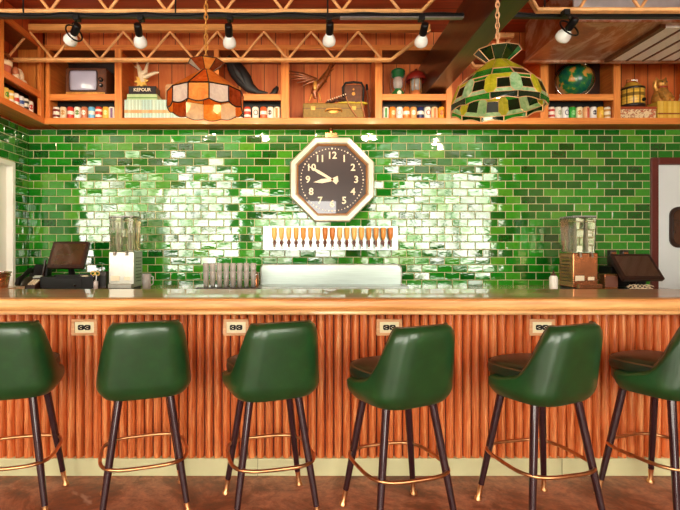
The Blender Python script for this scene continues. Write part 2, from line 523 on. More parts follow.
struct(B(-7, LW-.12, 3.7, 3.82, 0, 3.46).build('wall_left_return', M['plaster']))
struct(B(-7.1, -7, -2.6, 3.8, 0, 3.46).build('wall_left_far', M['plaster']))
struct(B(5.5, 5.6, -2.6, 5.3, 0, 3.46).build('wall_right', M['plaster']))

# rear wall, with three tall windows that light the room
WIN = [(-6.5, -1.6, .95, 3.3), (-1.2, .95, .1, 2.6), (1.75, 4.95, .95, 3.3)]
mb = MB()
xs = [-7] + [v for w in WIN for v in w[:2]] + [5.5]
for i in range(0, len(xs), 2): mb.box(xs[i], xs[i+1], -2.7, -2.5, 0, 3.46)
for w in WIN:
    mb.box(w[0], w[1], -2.7, -2.5, 0, w[2]); mb.box(w[0], w[1], -2.7, -2.5, w[3], 3.46)
struct(mb.build('wall_rear', M['rearwood']))
for i, w in enumerate(WIN):
    n = B(w[0], w[1], -2.66, -2.65, w[2], w[3]).build('window_%d' % (i+1), M['daylight']); struct(n)
    f = MB(); nn = max(2, round((w[1]-w[0])/1.1))
    for k in range(nn+1):
        x = w[0] + (w[1]-w[0])*k/nn; f.box(x-.035, x+.035, -2.63, -2.55, w[2], w[3])
    f.box(w[0], w[1], -2.63, -2.55, w[2], w[2]+.06); f.box(w[0], w[1], -2.63, -2.55, w[3]-.06, w[3])
    zz = w[2]+(w[3]-w[2])*.62; f.box(w[0], w[1], -2.62, -2.56, zz-.02, zz+.02)
    f.build('window_frame', M['doorframe'], n)

# swing door in the back wall
d2 = MB().box(3.64, 4.55, 5.03, 5.08, .02, 2.2).build('door_2', M['doorwhite'], bev=.004)
struct(d2, 'white swing door with a rounded dark window', 'door')
fr = MB(); fr.box(3.565, 3.64, 4.98, 5.12, 0, 2.265); fr.box(4.55, 4.625, 4.98, 5.12, 0, 2.265); fr.box(3.64, 4.55, 4.98, 5.12, 2.2, 2.265)
fr.build('door_frame', M['doorframe'], d2, bev=.005)
wc = (4.04, (ZZ(207, 5.02)+ZZ(247.5, 5.02))/2); ww, wh = .52, .42
g = MB().prism(rrect(ww, wh, .09, 6, *wc), 5.012, 5.03, 'xz')
g.build('window_gasket', M['dark'], d2)
g = MB().prism(rrect(ww-.06, wh-.06, .07, 6, *wc), 5.005, 5.013, 'xz'); g.build('window_glass', M['screen'], d2)
B(4.45, 4.52, 4.96, 5.03, .95, 1.25).build('push_plate', M['steel'], d2)

# baseboard of bar is part of the bar; timber beam
struct(B(1.25, 1.425, -2.5, 5.19, 2.887, 3.25).build('beam', M['beam'], bev=.006), 'dark stained timber ceiling beam running front to back', 'beam')

# ---------------------------------------------------------------- open web joists
def joist(name, y, zb, zt, x0, x1, bend, label, wood_top=False, node=None, e0=None):
    j = thing(name, label, 'roof joist', ((x0+x1)/2, y, zb), 0, 'open web roof joists')
    cx = (x0+x1)/2
    h = zt-zb
    mb = MB()
    if wood_top: mb.box(x0-cx, x1-cx, -.03, .03, h-.03, h+.03)
    else: mb.box(x0-cx, x1-cx, -.025, .025, h-.02, h+.02)
    mb.build('top_chord', M['joistw'] if wood_top else M['joist'], j, bev=.004)
    e0 = e0 if e0 is not None else x0 + (bend if bend < 0 else 0)*-1; e1 = x1 - (bend if bend > 0 else 0)
    lo = MB()
    pa = [(e0-cx, 0, 0), (e1-cx, 0, 0)]
    if bend > 0: pa.append((x1-cx, 0, h-.02))
    if bend < 0: pa.insert(0, (x0-cx, 0, h-.02))
    for s in (-.014, .014): lo.tube([(p[0], p[1]+s, p[2]) for p in pa], .0165, 8)
    lo.build('bottom_chord', M['joist'], j)
    w = MB(); step = .2175; x = node; pts = []; k = 0
    while x-2*step > e0: x -= 2*step
    while x < e1-.02:
        pts.append((x-cx, 0, .006 if k % 2 == 0 else h-.03)); x += step; k += 1
    for a, b in zip(pts, pts[1:]): w.tube([a, b], .0115, 8)
    w.build('web', M['joist'], j)
    return j
joist('roof_joist', 4.55, ZZ(60, 4.55), 3.385, XX(21, 4.55), 1.2, .36, 'tan open web steel joist running close to the display shelf', True, XX(53, 4.55), XX(5, 4.55))
joist('roof_joist', 3.66, ZZ(12, 3.66), 3.43, -6.9, 1.2, .3, 'nearer open web steel joist left of the dark beam', node=XX(50, 3.66))
joist('roof_joist', 3.5, ZZ(10.5, 3.5), 3.43, 1.47, 5.45, -.22, 'open web steel joist in front of the sheet metal hood', node=XX(579, 3.5))
joist('roof_joist', 4.72, ZZ(60, 4.55), 3.385, 1.47, 2.05, -.2, 'short length of joist between beam and hood', node=1.8)

# ---------------------------------------------------------------- hood / duct on the right
hd = thing('ventilation_hood', 'large brown streaked sheet metal hood hanging at upper right', 'hood', (3.6, 4.2, 3.10))
def L(mb, c=(3.6, 4.2, 3.10)): return mb.xf(Matrix.Translation((-c[0], -c[1], -c[2])))
mb = MB(); mb.box(2.11, 5.45, 3.8, 4.6, 3.10, 3.45)
L(mb).build('hood_body', M['duct'], hd, bev=.006)
mb = MB(); mb.box(2.11, 5.45, 3.785, 3.8, 3.10, 3.45); L(mb).build('hood_front', M['galv'], hd)
mb = MB(); mb.box(2.10, 5.45, 4.58, 4.62, 3.085, 3.11); mb.box(2.10, 5.45, 3.775, 3.8, 3.088, 3.105); mb.box(2.098, 2.12, 3.78, 4.62, 3.088, 3.11); L(mb).build('edge_flange', M['duct'], hd)
mb = MB(); mb.box(2.86, 5.4, 3.86, 4.53, 3.080, 3.099); L(mb).build('filter_panel', M['grille'], hd)
mb = MB()
x = 2.86
while x < 5.4: mb.box(x-.006, x+.006, 3.86, 4.53, 3.070, 3.081); x += .15
mb.box(2.82, 2.86, 3.84, 4.55, 3.07, 3.1); L(mb).build('filter_bars', M['leather'], hd)

# ---------------------------------------------------------------- track and lamps
TZ = ZZ(16.5, 3.55)
def track(x0, x1, grey, label):
    t = thing('lighting_track', label, 'lighting track', ((x0+x1)/2, 3.55, TZ), 0)
    c = (x0+x1)/2
    MB().box(x0-c, x1-c, -.018, .018, -.012, .018).build('track_rail', M['rail'], t)
    if grey: B(grey-c, x1-c, -.02, .02, -.016, -.008).build('track_cover', M['railg'], t)
    x = x0+.3
    while x < x1: MB().cyl((x-c, 0, .018), (x-c, 0, 3.455-TZ), .006, n=8).build('drop_rod', M['blackm'], t); x += 1.1
    w = MB(); pts = []
    n = 60
    for i in range(n+1):
        xx = x0 + (x1-x0)*i/n; pts.append((xx-c, -.024, .008 + .008*math.sin(i*.9)))
    w.tube(pts, .006, 6); w.build('cable', M['black'], t)
track(-3.4, XX(463, 3.55), XX(340, 3.55), 'black lighting track with cable, left of the beam')
track(1.47, 4.4, 0, 'black lighting track in front of the sheet metal hood')
def lamp(px, py, label, yaw=0, pitch=-34, d=3.5, r=.046, yoke=False, drop=0):
    X, Z = XX(px, d), ZZ(py, d)
    t = thing('spot_lamp', label, 'spot lamp', (X, d, Z), 0, 'spot lamps clipped to the track')
    R = Matrix.Rotation(math.radians(yaw), 4, 'Z') @ Matrix.Rotation(math.radians(pitch), 4, 'X')
    # local axis +y is the beam direction
    def ax(prof, n=20):
        m = MB().lathe(prof, n=n); return m.xf(R @ Matrix.Rotation(-PI/2, 4, 'X'))
    ax([(.012, -.075), (.024, -.075), (.027, -.06), (.027, 0), (.022, .012)]).build('lamp_socket', M['black'], t)
    ax([(.016, .002), (.022, .012), (r*.72, .026), (r*.95, .045), (r*1.05, .066), (r, .085), (r*.7, .098), (1e-4, .103)], 28).build('bulb', M['bulb'], t)
    top = TZ - Z
    m = MB(); m.tube([(0, .045, top), (0, .03, top*.72), (.012, .01, top*.6), (-.008, -.01, top*.45), (0, -.02, .03), (0, -.02, .0)], .0045, 8)
    m.build('hook_arm', M['blackm'], t)
    MB().box(-.022, .022, .02, .075, top-.034, top+.004).build('clamp', M['black'], t, bev=.004)
    if yoke:
        m = MB(); m.ring((0, 0, 0), r*1.5, .006, 28, 8, 'y', sx=.8, sy=1.15); m.xf(R, 0); m.build('yoke', M['blackm'], t)
    li = bpy.data.lights.new('spot', 'SPOT'); li.energy = 85; li.color = (1, .80, .55); li.spot_size = math.radians(125); li.spot_blend = .8; li.shadow_soft_size = .04
    lo = bpy.data.objects.new('lamp_light', li); col.objects.link(lo); lo.parent = t
    dv = (R @ Vector((0, 1, 0))); lo.location = dv*.12; lo.rotation_euler = dv.to_track_quat('-Z', 'Y').to_euler()
lamp(74, 33, 'leftmost spot lamp, turned sideways above the television', 48, -32, yoke=True)
lamp(139, 34, 'white spot lamp above the turquoise magazines', 8)
lamp(229, 34.5, 'white spot lamp right of the amber pendant chain', 4)
lamp(329.5, 32.5, 'white spot lamp above the suitcase and bird', 0)
lamp(423, 33.5, 'white spot lamp just left of the dark beam', 0)
lamp(569, 28, 'white spot lamp in black yoke against the sheet metal hood', 14, -34, d=3.42, r=.05, yoke=True)

# ---------------------------------------------------------------- display shelf over the tiles
S1 = F/SH
def sx(p): return XX(p, SH+.01)
FL, MR0, MR1, OT = 2.62, 2.79, 2.85, 3.28   # bay floor, mid shelf under/top, opening top
sh = thing('display_shelf', 'long orange wood display shelf built above the tiles', 'shelf', (0, SH, TT))
O = (0, SH, TT)
def LS(mb): return mb.xf(Matrix.Translation((-O[0], -O[1], -O[2])))
XE = 5.4
divs = [(46, 50), (115, 122), (214, 219), (281, 289), (375, 382), (446, 452), (540, 548), (613, 620), (706, 713), (776, 783), (868, 876)]
mb = MB(); mb.box(-2.49, XE, SH, SH+.03, TT, FL-.002); LS(mb).build('bottom_rail', M['shelf'], sh, bev=.003)
mb = MB(); mb.box(-2.49, XE, SH+.03, 5.19, TT+.02, FL); LS(mb).build('bottom_board', M['shelf'], sh)
mb = MB(); mb.box(-2.49, XE, SH, SH+.03, OT, OT+.05); LS(mb).build('top_rail', M['shelf'], sh, bev=.003)
mb = MB(); mb.box(-2.49, XE, SH+.012, SH+.03, OT+.05, 3.455); LS(mb).build('fascia', M['panel'], sh)
mb = MB(); mb.box(-2.49, XE, SH+.03, 5.19, OT+.012, OT+.035); LS(mb).build('top_board', M['cab'], sh)
for i, (a, b) in enumerate(divs):
    x0, x1 = sx(a), sx(b)
    mb = MB(); mb.box(x0, x1, SH-.002, SH+.03, FL-.01, OT+.01); LS(mb).build('stile', M['shelfv'], sh, bev=.003)
    mb = MB(); mb.box((x0+x1)/2-.012, (x0+x1)/2+.012, SH+.03, 5.19, FL, OT+.012); LS(mb).build('partition', M['shelfy'], sh)
for a, b in ((50, 115), (219, 281), (382, 446), (548, 613), (713, 776)):
    x0, x1 = sx(a), sx(b)
    mb = MB(); mb.box(x0, x1, SH, SH+.03, MR0, MR1); mb.box(x0, x1, SH+.03, 5.18, MR1-.022, MR1); LS(mb).build('middle_shelf', M['shelf'], sh, bev=.002)
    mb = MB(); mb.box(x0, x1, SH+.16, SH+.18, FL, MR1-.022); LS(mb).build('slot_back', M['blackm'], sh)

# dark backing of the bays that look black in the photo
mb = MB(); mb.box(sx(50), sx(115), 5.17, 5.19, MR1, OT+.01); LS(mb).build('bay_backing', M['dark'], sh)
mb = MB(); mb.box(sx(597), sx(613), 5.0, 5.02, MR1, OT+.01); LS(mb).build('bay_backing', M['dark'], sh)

sl = thing('display_shelf', 'short display shelf turning along the left wall', 'shelf', (-2.49, 4.1, TT))
O = (-2.49, 4.1, TT)
X0 = -2.49
mb = MB(); mb.box(X0-.03, X0, 4.02, 4.78, TT, FL-.002); LS(mb).build('bottom_rail', M['shelfy'], sl, bev=.003)
mb = MB(); mb.box(LW+.002, X0-.03, 4.02, 5.19, TT+.02, FL); LS(mb).build('bottom_board', M['shelfy'], sl)
mb = MB(); mb.box(X0-.03, X0, 4.02, 4.78, OT, OT+.05); LS(mb).build('top_rail', M['shelfy'], sl, bev=.003)
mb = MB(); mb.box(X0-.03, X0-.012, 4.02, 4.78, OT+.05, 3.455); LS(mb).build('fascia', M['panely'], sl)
mb = MB(); mb.box(LW+.002, X0-.03, 4.02, 5.19, OT+.012, OT+.035); LS(mb).build('top_board', M['cab'], sl)
for a, b in ((4.04, 4.13), (4.71, 4.782)):
    mb = MB(); mb.box(X0-.03, X0+.002, a, b, FL-.01, OT+.01); LS(mb).build('stile', M['shelfv'], sl, bev=.003)
mb = MB(); mb.box(X0-.03, X0, 4.13, 4.71, MR0, MR1); mb.box(LW+.002, X0-.03, 4.13, 5.18, MR1-.022, MR1); LS(mb).build('middle_shelf', M['shelfy'], sl, bev=.002)
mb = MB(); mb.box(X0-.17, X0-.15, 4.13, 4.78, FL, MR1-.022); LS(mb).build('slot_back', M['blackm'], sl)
mb = MB(); mb.box(LW+.002, X0-.02, 4.02, 4.04, FL, OT+.01); LS(mb).build('partition', M['shelfv'], sl)
mb = MB(); mb.box(LW+.002, X0-.03, 4.80, 4.82, MR1, OT+.01); LS(mb).build('partition', M['shelfv'], sl)

# ---------------------------------------------------------------- drink cans
ORD = ['first', 'second', 'third', 'fourth', 'fifth', 'sixth', 'seventh', 'eighth', 'ninth', 'tenth']
W_, K_, R_, Y_ = (238, 232, 214), (46, 36, 36), (190, 44, 34), (226, 170, 44)
def can(x, y, main, accent, style, label, group):
    t = thing('drink_can', label, 'drink can', (x, y, FL), random.uniform(-.3, .3), group)
    r = .0325
    m = MB(); m.lathe([(r*.8, 0), (r, .01), (r, .108), (r*.84, .119), (r*.84, .122), (r*.7, .119)], n=20)
    m.build('can_body', cm(main), t)
    m = MB(); m.lathe([(r*.85, .1185), (r*.85, .1235), (r*.78, .1235), (r*.74, .1195), (1e-4, .1195)], n=20, capb=False); m.build('can_lid', M['chrome'], t)
    m = MB(); q = r+.0006
    if style == 'band': m.lathe([(q, .045), (q, .078)], n=20, capb=False, capt=False)
    elif style == 'bands': m.lathe([(q, .02), (q, .042)], n=20, capb=False, capt=False); m.lathe([(q, .074), (q, .096)], n=20, capb=False, capt=False)
    elif style == 'oval' or style == 'ring':
        pts = []
        for k in range(16):
            a = 2*PI*k/16; th = -PI/2 + .62*math.cos(a); pts.append((q*math.cos(th), q*math.sin(th), .062+.024*math.sin(a)))
        if style == 'oval': m.add([(0, -q*1.02, .062)] + pts, [(0, 1+k, 1+(k+1) % 16) for k in range(16)], True)
        else: m.tube(pts, .0035, 6, closed=True)
    elif style == 'stripe':
        vs = []
        for k in range(5):
            th = -PI/2-.35+.7*k/4; vs += [(q*math.cos(th), q*math.sin(th), .01), (q*math.cos(th), q*math.sin(th), .107)]
        m.add(vs, [(2*k, 2*k+2, 2*k+3, 2*k+1) for k in range(4)], True)
    m.build('can_label', cm(accent), t)
def can_row(spec, where, group, d=SH+.075):
    for i, (px, main, acc, st, desc) in enumerate(spec):
        can(XX(px, d), d, main, acc, st, '%s, %s from the left %s' % (desc, ORD[i], where), group)
can_row([(56.5, W_, (120, 40, 34), 'bands', 'white can with dark red bands'), (63.5, (226, 206, 168), (196, 140, 70), 'oval', 'cream can with tan emblem'),
         (70.6, (200, 54, 40), W_, 'band', 'red can with white band'), (77.6, W_, (90, 130, 34), 'oval', 'white can with green emblem'),
         (84.6, (196, 118, 80), W_, 'oval', 'brown can with white emblem'), (91.8, (104, 176, 214), W_, 'band', 'light blue can with white band'),
         (98.8, (196, 60, 44), W_, 'bands', 'red can with two white bands'), (106, (228, 176, 60), (240, 220, 150), 'oval', 'yellow can with pale emblem'),
         (112.2, W_, (110, 70, 110), 'stripe', 'white can with purple stripe')], 'under the television', 'cans under the television')
can_row([(223.5, W_, R_, 'band', 'white can with red band'), (231.5, (220, 60, 40), W_, 'oval', 'red can with white emblem'), (239.5, W_, K_, 'bands', 'white can with black bands'),
         (247.5, (206, 64, 44), W_, 'bands', 'red can with white bands'), (255.5, W_, K_, 'ring', 'white can with black ring'),
         (263.5, (214, 96, 50), W_, 'band', 'orange red can with white band'), (270.5, W_, (70, 50, 46), 'oval', 'white can with dark emblem'),
         (277.3, (240, 226, 196), (220, 120, 50), 'stripe', 'cream can with orange stripe')], 'under the black bird', 'cans under the black bird')
can_row([(385.6, W_, (60, 130, 60), 'stripe', 'white can with green stripe'), (392.4, (222, 128, 44), (240, 210, 160), 'oval', 'orange can with cream emblem'),
         (399.4, (230, 228, 220), (170, 170, 160), 'ring', 'silver white can with grey ring'), (406.4, (224, 132, 50), W_, 'band', 'orange can with white band'),
         (413.4, (222, 160, 96), W_, 'oval', 'tan can with white emblem'), (420.4, (30, 40, 90), W_, 'band', 'navy can with white band'),
         (427.4, (232, 228, 216), (190, 50, 40), 'ring', 'white can with red ring'), (434.4, (236, 200, 150), (200, 110, 50), 'stripe', 'cream can with orange brown stripe'),
         (441.4, (232, 160, 40), (180, 90, 30), 'oval', 'golden yellow can with brown emblem')], 'under the two lanterns', 'cans under the lanterns')
can_row([(551.2, (240, 220, 200), R_, 'bands', 'cream can with red bands'), (558, (232, 230, 214), (170, 180, 150), 'oval', 'white can with grey green emblem'),
         (565, (232, 230, 226), (60, 60, 110), 'ring', 'white can with dark blue ring'), (572, (40, 160, 50), (150, 220, 140), 'oval', 'bright green can with pale emblem'),
         (579, (238, 224, 180), (206, 130, 50), 'oval', 'cream can with golden emblem'), (586, (226, 170, 120), (200, 90, 70), 'stripe', 'tan pink can with red stripe'),
         (593, (236, 232, 226), K_, 'oval', 'white can with black emblem'), (600, (228, 170, 40), (250, 210, 90), 'oval', 'yellow can with bright emblem'),
         (607, (236, 226, 200), (190, 140, 60), 'bands', 'white can with gold bands')], 'under the globe', 'cans under the globe')
cl = [(W_, (170, 170, 170), 'oval', 'white can with grey emblem'), ((224, 190, 90), (90, 140, 50), 'oval', 'yellow can with green emblem'),
      ((230, 180, 60), W_, 'bands', 'yellow can with white bands'), (W_, (200, 60, 40), 'band', 'white can with red band'),
      ((230, 226, 226), (60, 90, 160), 'band', 'white can with blue band'), (W_, (60, 50, 50), 'bands', 'white can with black bands'),
      ((236, 226, 210), R_, 'oval', 'cream can with red emblem')]
for i, (a, b, st, ds) in enumerate(cl):
    can(X0-.075, 4.19+.078*i, a, b, st, ds + ', %s from the left on the side shelf' % ORD[i], 'cans on the side shelf')
    # face the room
for o in col.objects:
    if o.get('group') == 'cans on the side shelf': o.rotation_euler.z += math.radians(60)

# ---------------------------------------------------------------- shelf contents
# side shelf: pink bucket and white skull figure
t = thing('toy_bucket', 'salmon pink bucket with cream rim on the side shelf', 'bucket', (-2.61, 4.32, MR1))
MB().lathe([(.052, 0), (.066, .13), (.06, .13), (.05, .01)], n=24).build('bucket_body', cm((206, 110, 84)), t)
MB().lathe([(.066, .10), (.071, .105), (.073, .14), (.066, .145), (.06, .13)], n=24).build('bucket_rim', cm((236, 206, 170)), t)
t = thing('shell_ornament', 'cream and brown curled shell ornament beside the pink bucket', 'ornament', (-2.585, 4.52, MR1))
m = MB(); pts = []; rr = []
for i in range(30):
    a = i*.42; r = .006+.0024*i
    pts.append((0, math.cos(a)*r, .075+math.sin(a)*r)); rr.append(.005+.001*i)
m.tube(pts, rr, 10); m.build('shell_coil', cm((236, 210, 176)), t)
m = MB(); m.ell((0, -.06, .1), (.03, .035, .045)); m.ell((0, .06, .02), (.035, .05, .02)); m.build('shell_base', cm((190, 110, 70)), t)
t = thing('bird_ornament', 'small dark bird ornament above the pink bucket', 'ornament', (-2.6, 4.36, MR1+.145))
m = MB(); m.tube([(0, -.06, .05), (0, -.03, .07), (0, .01, .06), (0, .05, .055), (0, .10, .07)], [.006, .022, .02, .012, .003], 10); m.build('bird_body', M['bird'], t)
m = MB(); m.cyl((0, .0, .0), (0, .0, .06), .006, n=8); m.build('bird_stand', M['bird'], t)

# television
TVy = SH+.05; tx0, tx1 = XX(65.5, TVy), XX(106.5, TVy); tw = tx1-tx0; th = .272
t = thing('television', 'small vintage television with brown cabinet and grey screen', 'television', ((tx0+tx1)/2, TVy, MR1))
MB().box(-tw/2, tw/2, 0, .27, .012, th).build('cabinet', M['leather'], t, bev=.012)
m = MB(); m.prism(rrect(tw-.012, th-.03, .02, 4, 0, th/2+.006), -.008, .004); m.build('front_bezel', M['leather'], t)
B(-tw/2+.01, tw/2-.01, -.014, -.008, .012, .03).build('lower_trim', M['gold'], t)
scx = -tw/2+.035+.145
m = MB(); m.prism(rrect(.285, .215, .03, 5, scx, th/2+.008), -.012, 0); m.build('screen_mask', M['dark'], t)
m = MB(); n = 12; vs = []
for j in range(n+1):
    for i in range(n+1):
        u, w = i/n*2-1, j/n*2-1
        k = 1-.05*abs(w)**3; k2 = 1-.05*abs(u)**3
        vs.append((scx+u*.132*k, -.013-.018*(1-u*u)*(1-w*w)-.004, th/2+.008+w*.097*k2))
m.add(vs, [(j*(n+1)+i, j*(n+1)+i+1, (j+1)*(n+1)+i+1, (j+1)*(n+1)+i) for j in range(n) for i in range(n)], True)
scr = plain('grey picture tube', (178, 176, 196), .1, coat=1, var=.04, vs=3)
m.build('screen', scr, t, solid=.004)
m = MB(); m.box(tw/2-.08, tw/2-.015, -.012, -.004, .04, th-.03); m.build('control_panel', M['leather'], t)
for k in (0, 1):
    m = MB(); m.cyl((tw/2-.048, -.012, .15-.055*k), (tw/2-.048, -.035, .15-.055*k), .022-.003*k, .018-.003*k, 20)
    kn = m.build('knob', M['blackm'], t)
    m = MB(); m.cyl((tw/2-.048, -.035, .15-.055*k), (tw/2-.048, -.038, .15-.055*k), .009, n=14); m.build('knob_cap', M['chrome'], kn)
m = MB(); [m.box(a, a+.03, .02, .24, 0, .013) for a in (-tw/2+.02, tw/2-.05)]; m.build('foot', M['black'], t)

# turquoise magazines, with books, sculpture and board on them
my = SH+.05
x = XX(124, my); xe = XX(212, my); w = .0345; k = 0
while x < xe:
    t = thing('magazine', 'pale turquoise spined magazine in the row below the stacked books', 'magazine', (x+w/2, my, FL), 0, 'turquoise magazines')
    m = MB(); m.box(-w/2+.0008, w/2-.0008, random.uniform(0, .003), .14, 0, .19)
    m.build('magazine_cover', cm(random.choice([(196, 222, 208), (184, 214, 204), (206, 226, 206)])), t, bev=.0015)
    m = MB(); m.box(-w/2+.001, w/2-.001, -.0012, .003, .058, .088); m.build('spine_band', cm(random.choice([(216, 160, 100), (224, 178, 120)])), t)
    m = MB(); [m.box(-.0006-.01*q, .0006-.01*q, -.0014, .003, .0, .19) for q in (-1, 1)]; m.build('spine_line', cm((150, 130, 90)), t)
    x += w; k += 1
MZ = FL+.19
t = thing('book', 'pale green book lying flat under the black book', 'book', (XX(144, my+.06), my+.06, MZ), 0)
MB().box(-.15, .15, -.06, .1, 0, .055).build('book_cover', cm((186, 206, 150)), t, bev=.003)
B(-.147, .147, -.063, -.058, .012, .022).build('spine_line', cm((90, 140, 70)), t)
t = thing('book', 'black book with white lettering on the pale green book', 'book', (XX(144, my+.06), my+.06, MZ+.055), 0)
MB().box(-.135, .135, -.055, .09, 0, .08).build('book_cover', cm((28, 20, 18)), t, bev=.003)
text_mesh('KEPOUR', .045, .001, M['cream'], t, (0, -.0565, .042), 'spine_lettering')
t = thing('antler_sculpture', 'cream branching sculpture with yellow star on the black book', 'sculpture', (XX(144, my+.06), my+.05, MZ+.135), 0)
m = MB(); st = []
for k in range(16):
    a = 2*PI*k/16+.1; r = .075 if k % 2 == 0 else .042; st.append((-.02+r*math.cos(a), .06+r*math.sin(a)))
m.prism(st, -.02, .015); m.build('star', cm((232, 180, 80)), t, bev=.006)
m = MB()
m.tube([(0, 0, .05), (-.03, 0, .13), (-.05, .01, .2), (-.065, 0, .25)], [.03, .028, .02, .006], 10)
m.tube([(-.03, 0, .13), (.02, 0, .16), (.035, 0, .22), (.05, 0, .255)], [.026, .022, .014, .005], 10)
m.tube([(0, 0, .1), (.06, 0, .125), (.11, 0, .145), (.15, 0, .15)], [.025, .02, .016, .008], 10)
m.tube([(-.05, .01, .19), (-.09, 0, .21)], [.012, .004], 8)
m.build('antlers', cm((226, 206, 170)), t)
t = thing('wooden_board', 'rounded honey wood board leaning behind the amber lamp', 'board', (XX(188, SH+.28), SH+.28, MZ), 0)
MB().box(-.01, .01, 0, .02, 0, .01)
m = MB(); m.prism(rrect(.47, .23, .03, 5, 0, .116), 0, .03); m.build('board_slab', M['platew'], t, bev=.005)
m = MB(); m.prism(rrect(.36, .13, .03, 5, 0, .116), -.003, .0); m.build('board_face', M['shelf'], t)

# black bird bay
by = SH+.13
t = thing('bird_figure', 'large black bird figure with long sloping tail', 'bird figure', (XX(246, by), by, MR1))
def bp(px, py, dy=0): return (XX(px, by)-XX(246, by), dy, ZZ(py, by)-MR1)
m = MB()
m.tube([bp(224, 62), bp(228, 60), bp(233, 65), bp(238, 72), bp(244, 80), bp(250, 88), bp(258, 92), bp(268, 93)], [.014, .05, .072, .085, .08, .055, .026, .006], 14, sq=.6)
m.build('bird_body', M['crow'], t)
m = MB(); m.tube([bp(233, 66, -.05), bp(239, 76, -.06), bp(246, 87, -.04)], [.02, .035, .008], 10, sq=.4); m.build('wing', M['crow'], t)
m = MB(); m.tube([bp(224, 62), bp(219, 63), bp(217, 66)], [.014, .008, .002], 8); m.build('beak', M['gold'], t)
m = MB(); m.tube([bp(240, 84), bp(240, 90), bp(241, 94.2)], .006, 8); m.tube([bp(246, 86), bp(247, 94.2)], .006, 8); m.build('bird_leg', M['gold'], t)
t = thing('bird_figure', 'small dark bird figure right of the large black bird', 'bird figure', (XX(275, by), by, MR1))
m = MB(); m.tube([(-.1, 0, .012), (-.05, 0, .025), (-.01, 0, .05), (.01, 0, .085), (.02, 0, .105), (.012, 0, .12)], [.004, .018, .032, .028, .018, .006], 12)
m.build('bird_body', M['crow'], t)
m = MB(); m.cyl((-.02, 0, 0), (-.015, 0, .04), .005, n=8); m.cyl((.01, 0, 0), (.008, 0, .05), .005, n=8); m.build('bird_leg', M['bird'], t)

# suitcase bay
sy = SH+.04
s0, s1 = XX(303, sy), XX(364, sy); sw = s1-s0
t = thing('suitcase', 'olive canvas suitcase lying under the mounted bird', 'suitcase', ((s0+s1)/2, sy, FL))
MB().box(-sw/2, sw/2, 0, .28, 0, .155).build('case_body', M['olive'], t, bev=.012)
m = MB(); m.box(-sw/2-.001, sw/2+.001, -.002, .282, .098, .104); m.build('seam', M['leather'], t)
m = MB(); m.tube([(-.08, -.003, .07), (-.07, -.03, .085), (0, -.035, .09), (.07, -.03, .085), (.08, -.003, .07)], .008, 8); m.ell((0, -.003, .07), (.05, .006, .022)); m.build('handle', M['gold'], t)
for s in (-1, 1):
    B(s*.2-.02, s*.2+.02, -.006, .002, .085, .12).build('latch', M['gold'], t)
CZ = FL+.155
t = thing('mounted_bird', 'bronze brown bird of prey with spread wings on the suitcase', 'bird figure', (XX(318, sy+.1), sy+.1, CZ))
d = sy+.1
def bp(px, py, dy=0): return (XX(px, d)-XX(318, d), dy, ZZ(py, d)-CZ)
m = MB(); m.tube([bp(331, 63), bp(329, 70), bp(324, 79), bp(317, 86), bp(314, 93), bp(316, 98)], [.012, .022, .032, .045, .03, .02], 14); m.build('bird_body', M['bird'], t)
m = MB(); m.tube([bp(331, 66), bp(332, 62), bp(329, 60)], [.016, .018, .004], 10); m.build('bird_head', M['bird'], t)
def wing(pts, base, nm='wing', mt='bird'):
    m = MB()
    for p in pts: m.tube([base, tuple((b*.5+q*.5)+(0, 0, .012)[i] for i, (b, q) in enumerate(zip(base, p))), p], [.02, .017, .004], 8, sq=.35)
    m.build(nm, M[mt], t)
wing([bp(288, 70, .02), bp(289, 74, .02), bp(291, 78, .02), bp(297, 82, .02), bp(302, 86, .0)], bp(317, 80))
wing([bp(336, 62, .03), bp(334, 68, .02), bp(331, 74, .02), bp(327, 82, .0)], bp(319, 82))
m = MB(); m.ell(bp(315, 87, -.04), (.022, .015, .05)); m.build('breast', M['gold'], t)
m = MB(); m.tube([bp(312, 94), bp(309, 101)], .008, 8); m.tube([bp(319, 93), bp(321, 101)], .008, 8); m.ell((-.0, 0, .012), (.1, .05, .014)); m.build('perch', M['gold'], t)
t = thing('dried_pinecones', 'bunch of small dark pinecones on the suitcase', 'pinecones', (XX(336, sy+.06), sy+.06, CZ))
m = MB()
for i in range(16):
    a = i/15; m.ell((-.09+.17*a, random.uniform(-.03, .03), .022+.055*a*random.uniform(.3, 1)), (.016, .016, .014), 8, 5)
m.build('cones', M['soil'], t)
m = MB()
for i in range(9): m.ell((-.08+.17*i/8, -.045, .03+.06*i/8), (.007, .007, .007), 8, 5)
m.build('pale_tips', M['cream'], t)
t = thing('camera_case', 'dark brown hard leather case standing on the suitcase', 'case', (XX(353.5, sy+.1), sy+.1, CZ))
m = MB(); m.prism([(-.085, .03), (.085, .03), (.095, .19), (.075, .215), (-.075, .215), (-.095, .19)], 0, .1); m.build('case_body', M['leather'], t, bev=.01)
m = MB(); m.tube([(-.097, .03, .05), (-.105, .02, .19), (-.08, .0, .228), (0, -.005, .235), (.08, 0, .228), (.105, .02, .19), (.097, .03, .05)], .012, 8); m.build('case_edge', M['black'], t)
m = MB(); m.cyl((0, -.004, .12), (0, .004, .12), .017, n=14); m.cyl((0, -.004, .165), (0, .004, .165), .009, n=12); m.build('clasp', M['gold'], t)
m = MB(); m.ell((-.06, -.02, .016), (.11, .05, .018)); m.ell((.07, -.02, .014), (.07, .05, .016)); m.build('pad', cm((206, 180, 50)), t)
t = thing('leather_strap', 'tan leather strap looping down over the suitcase', 'strap', (XX(350, sy), sy-.012, FL))
m = MB(); n = 16; pts = []
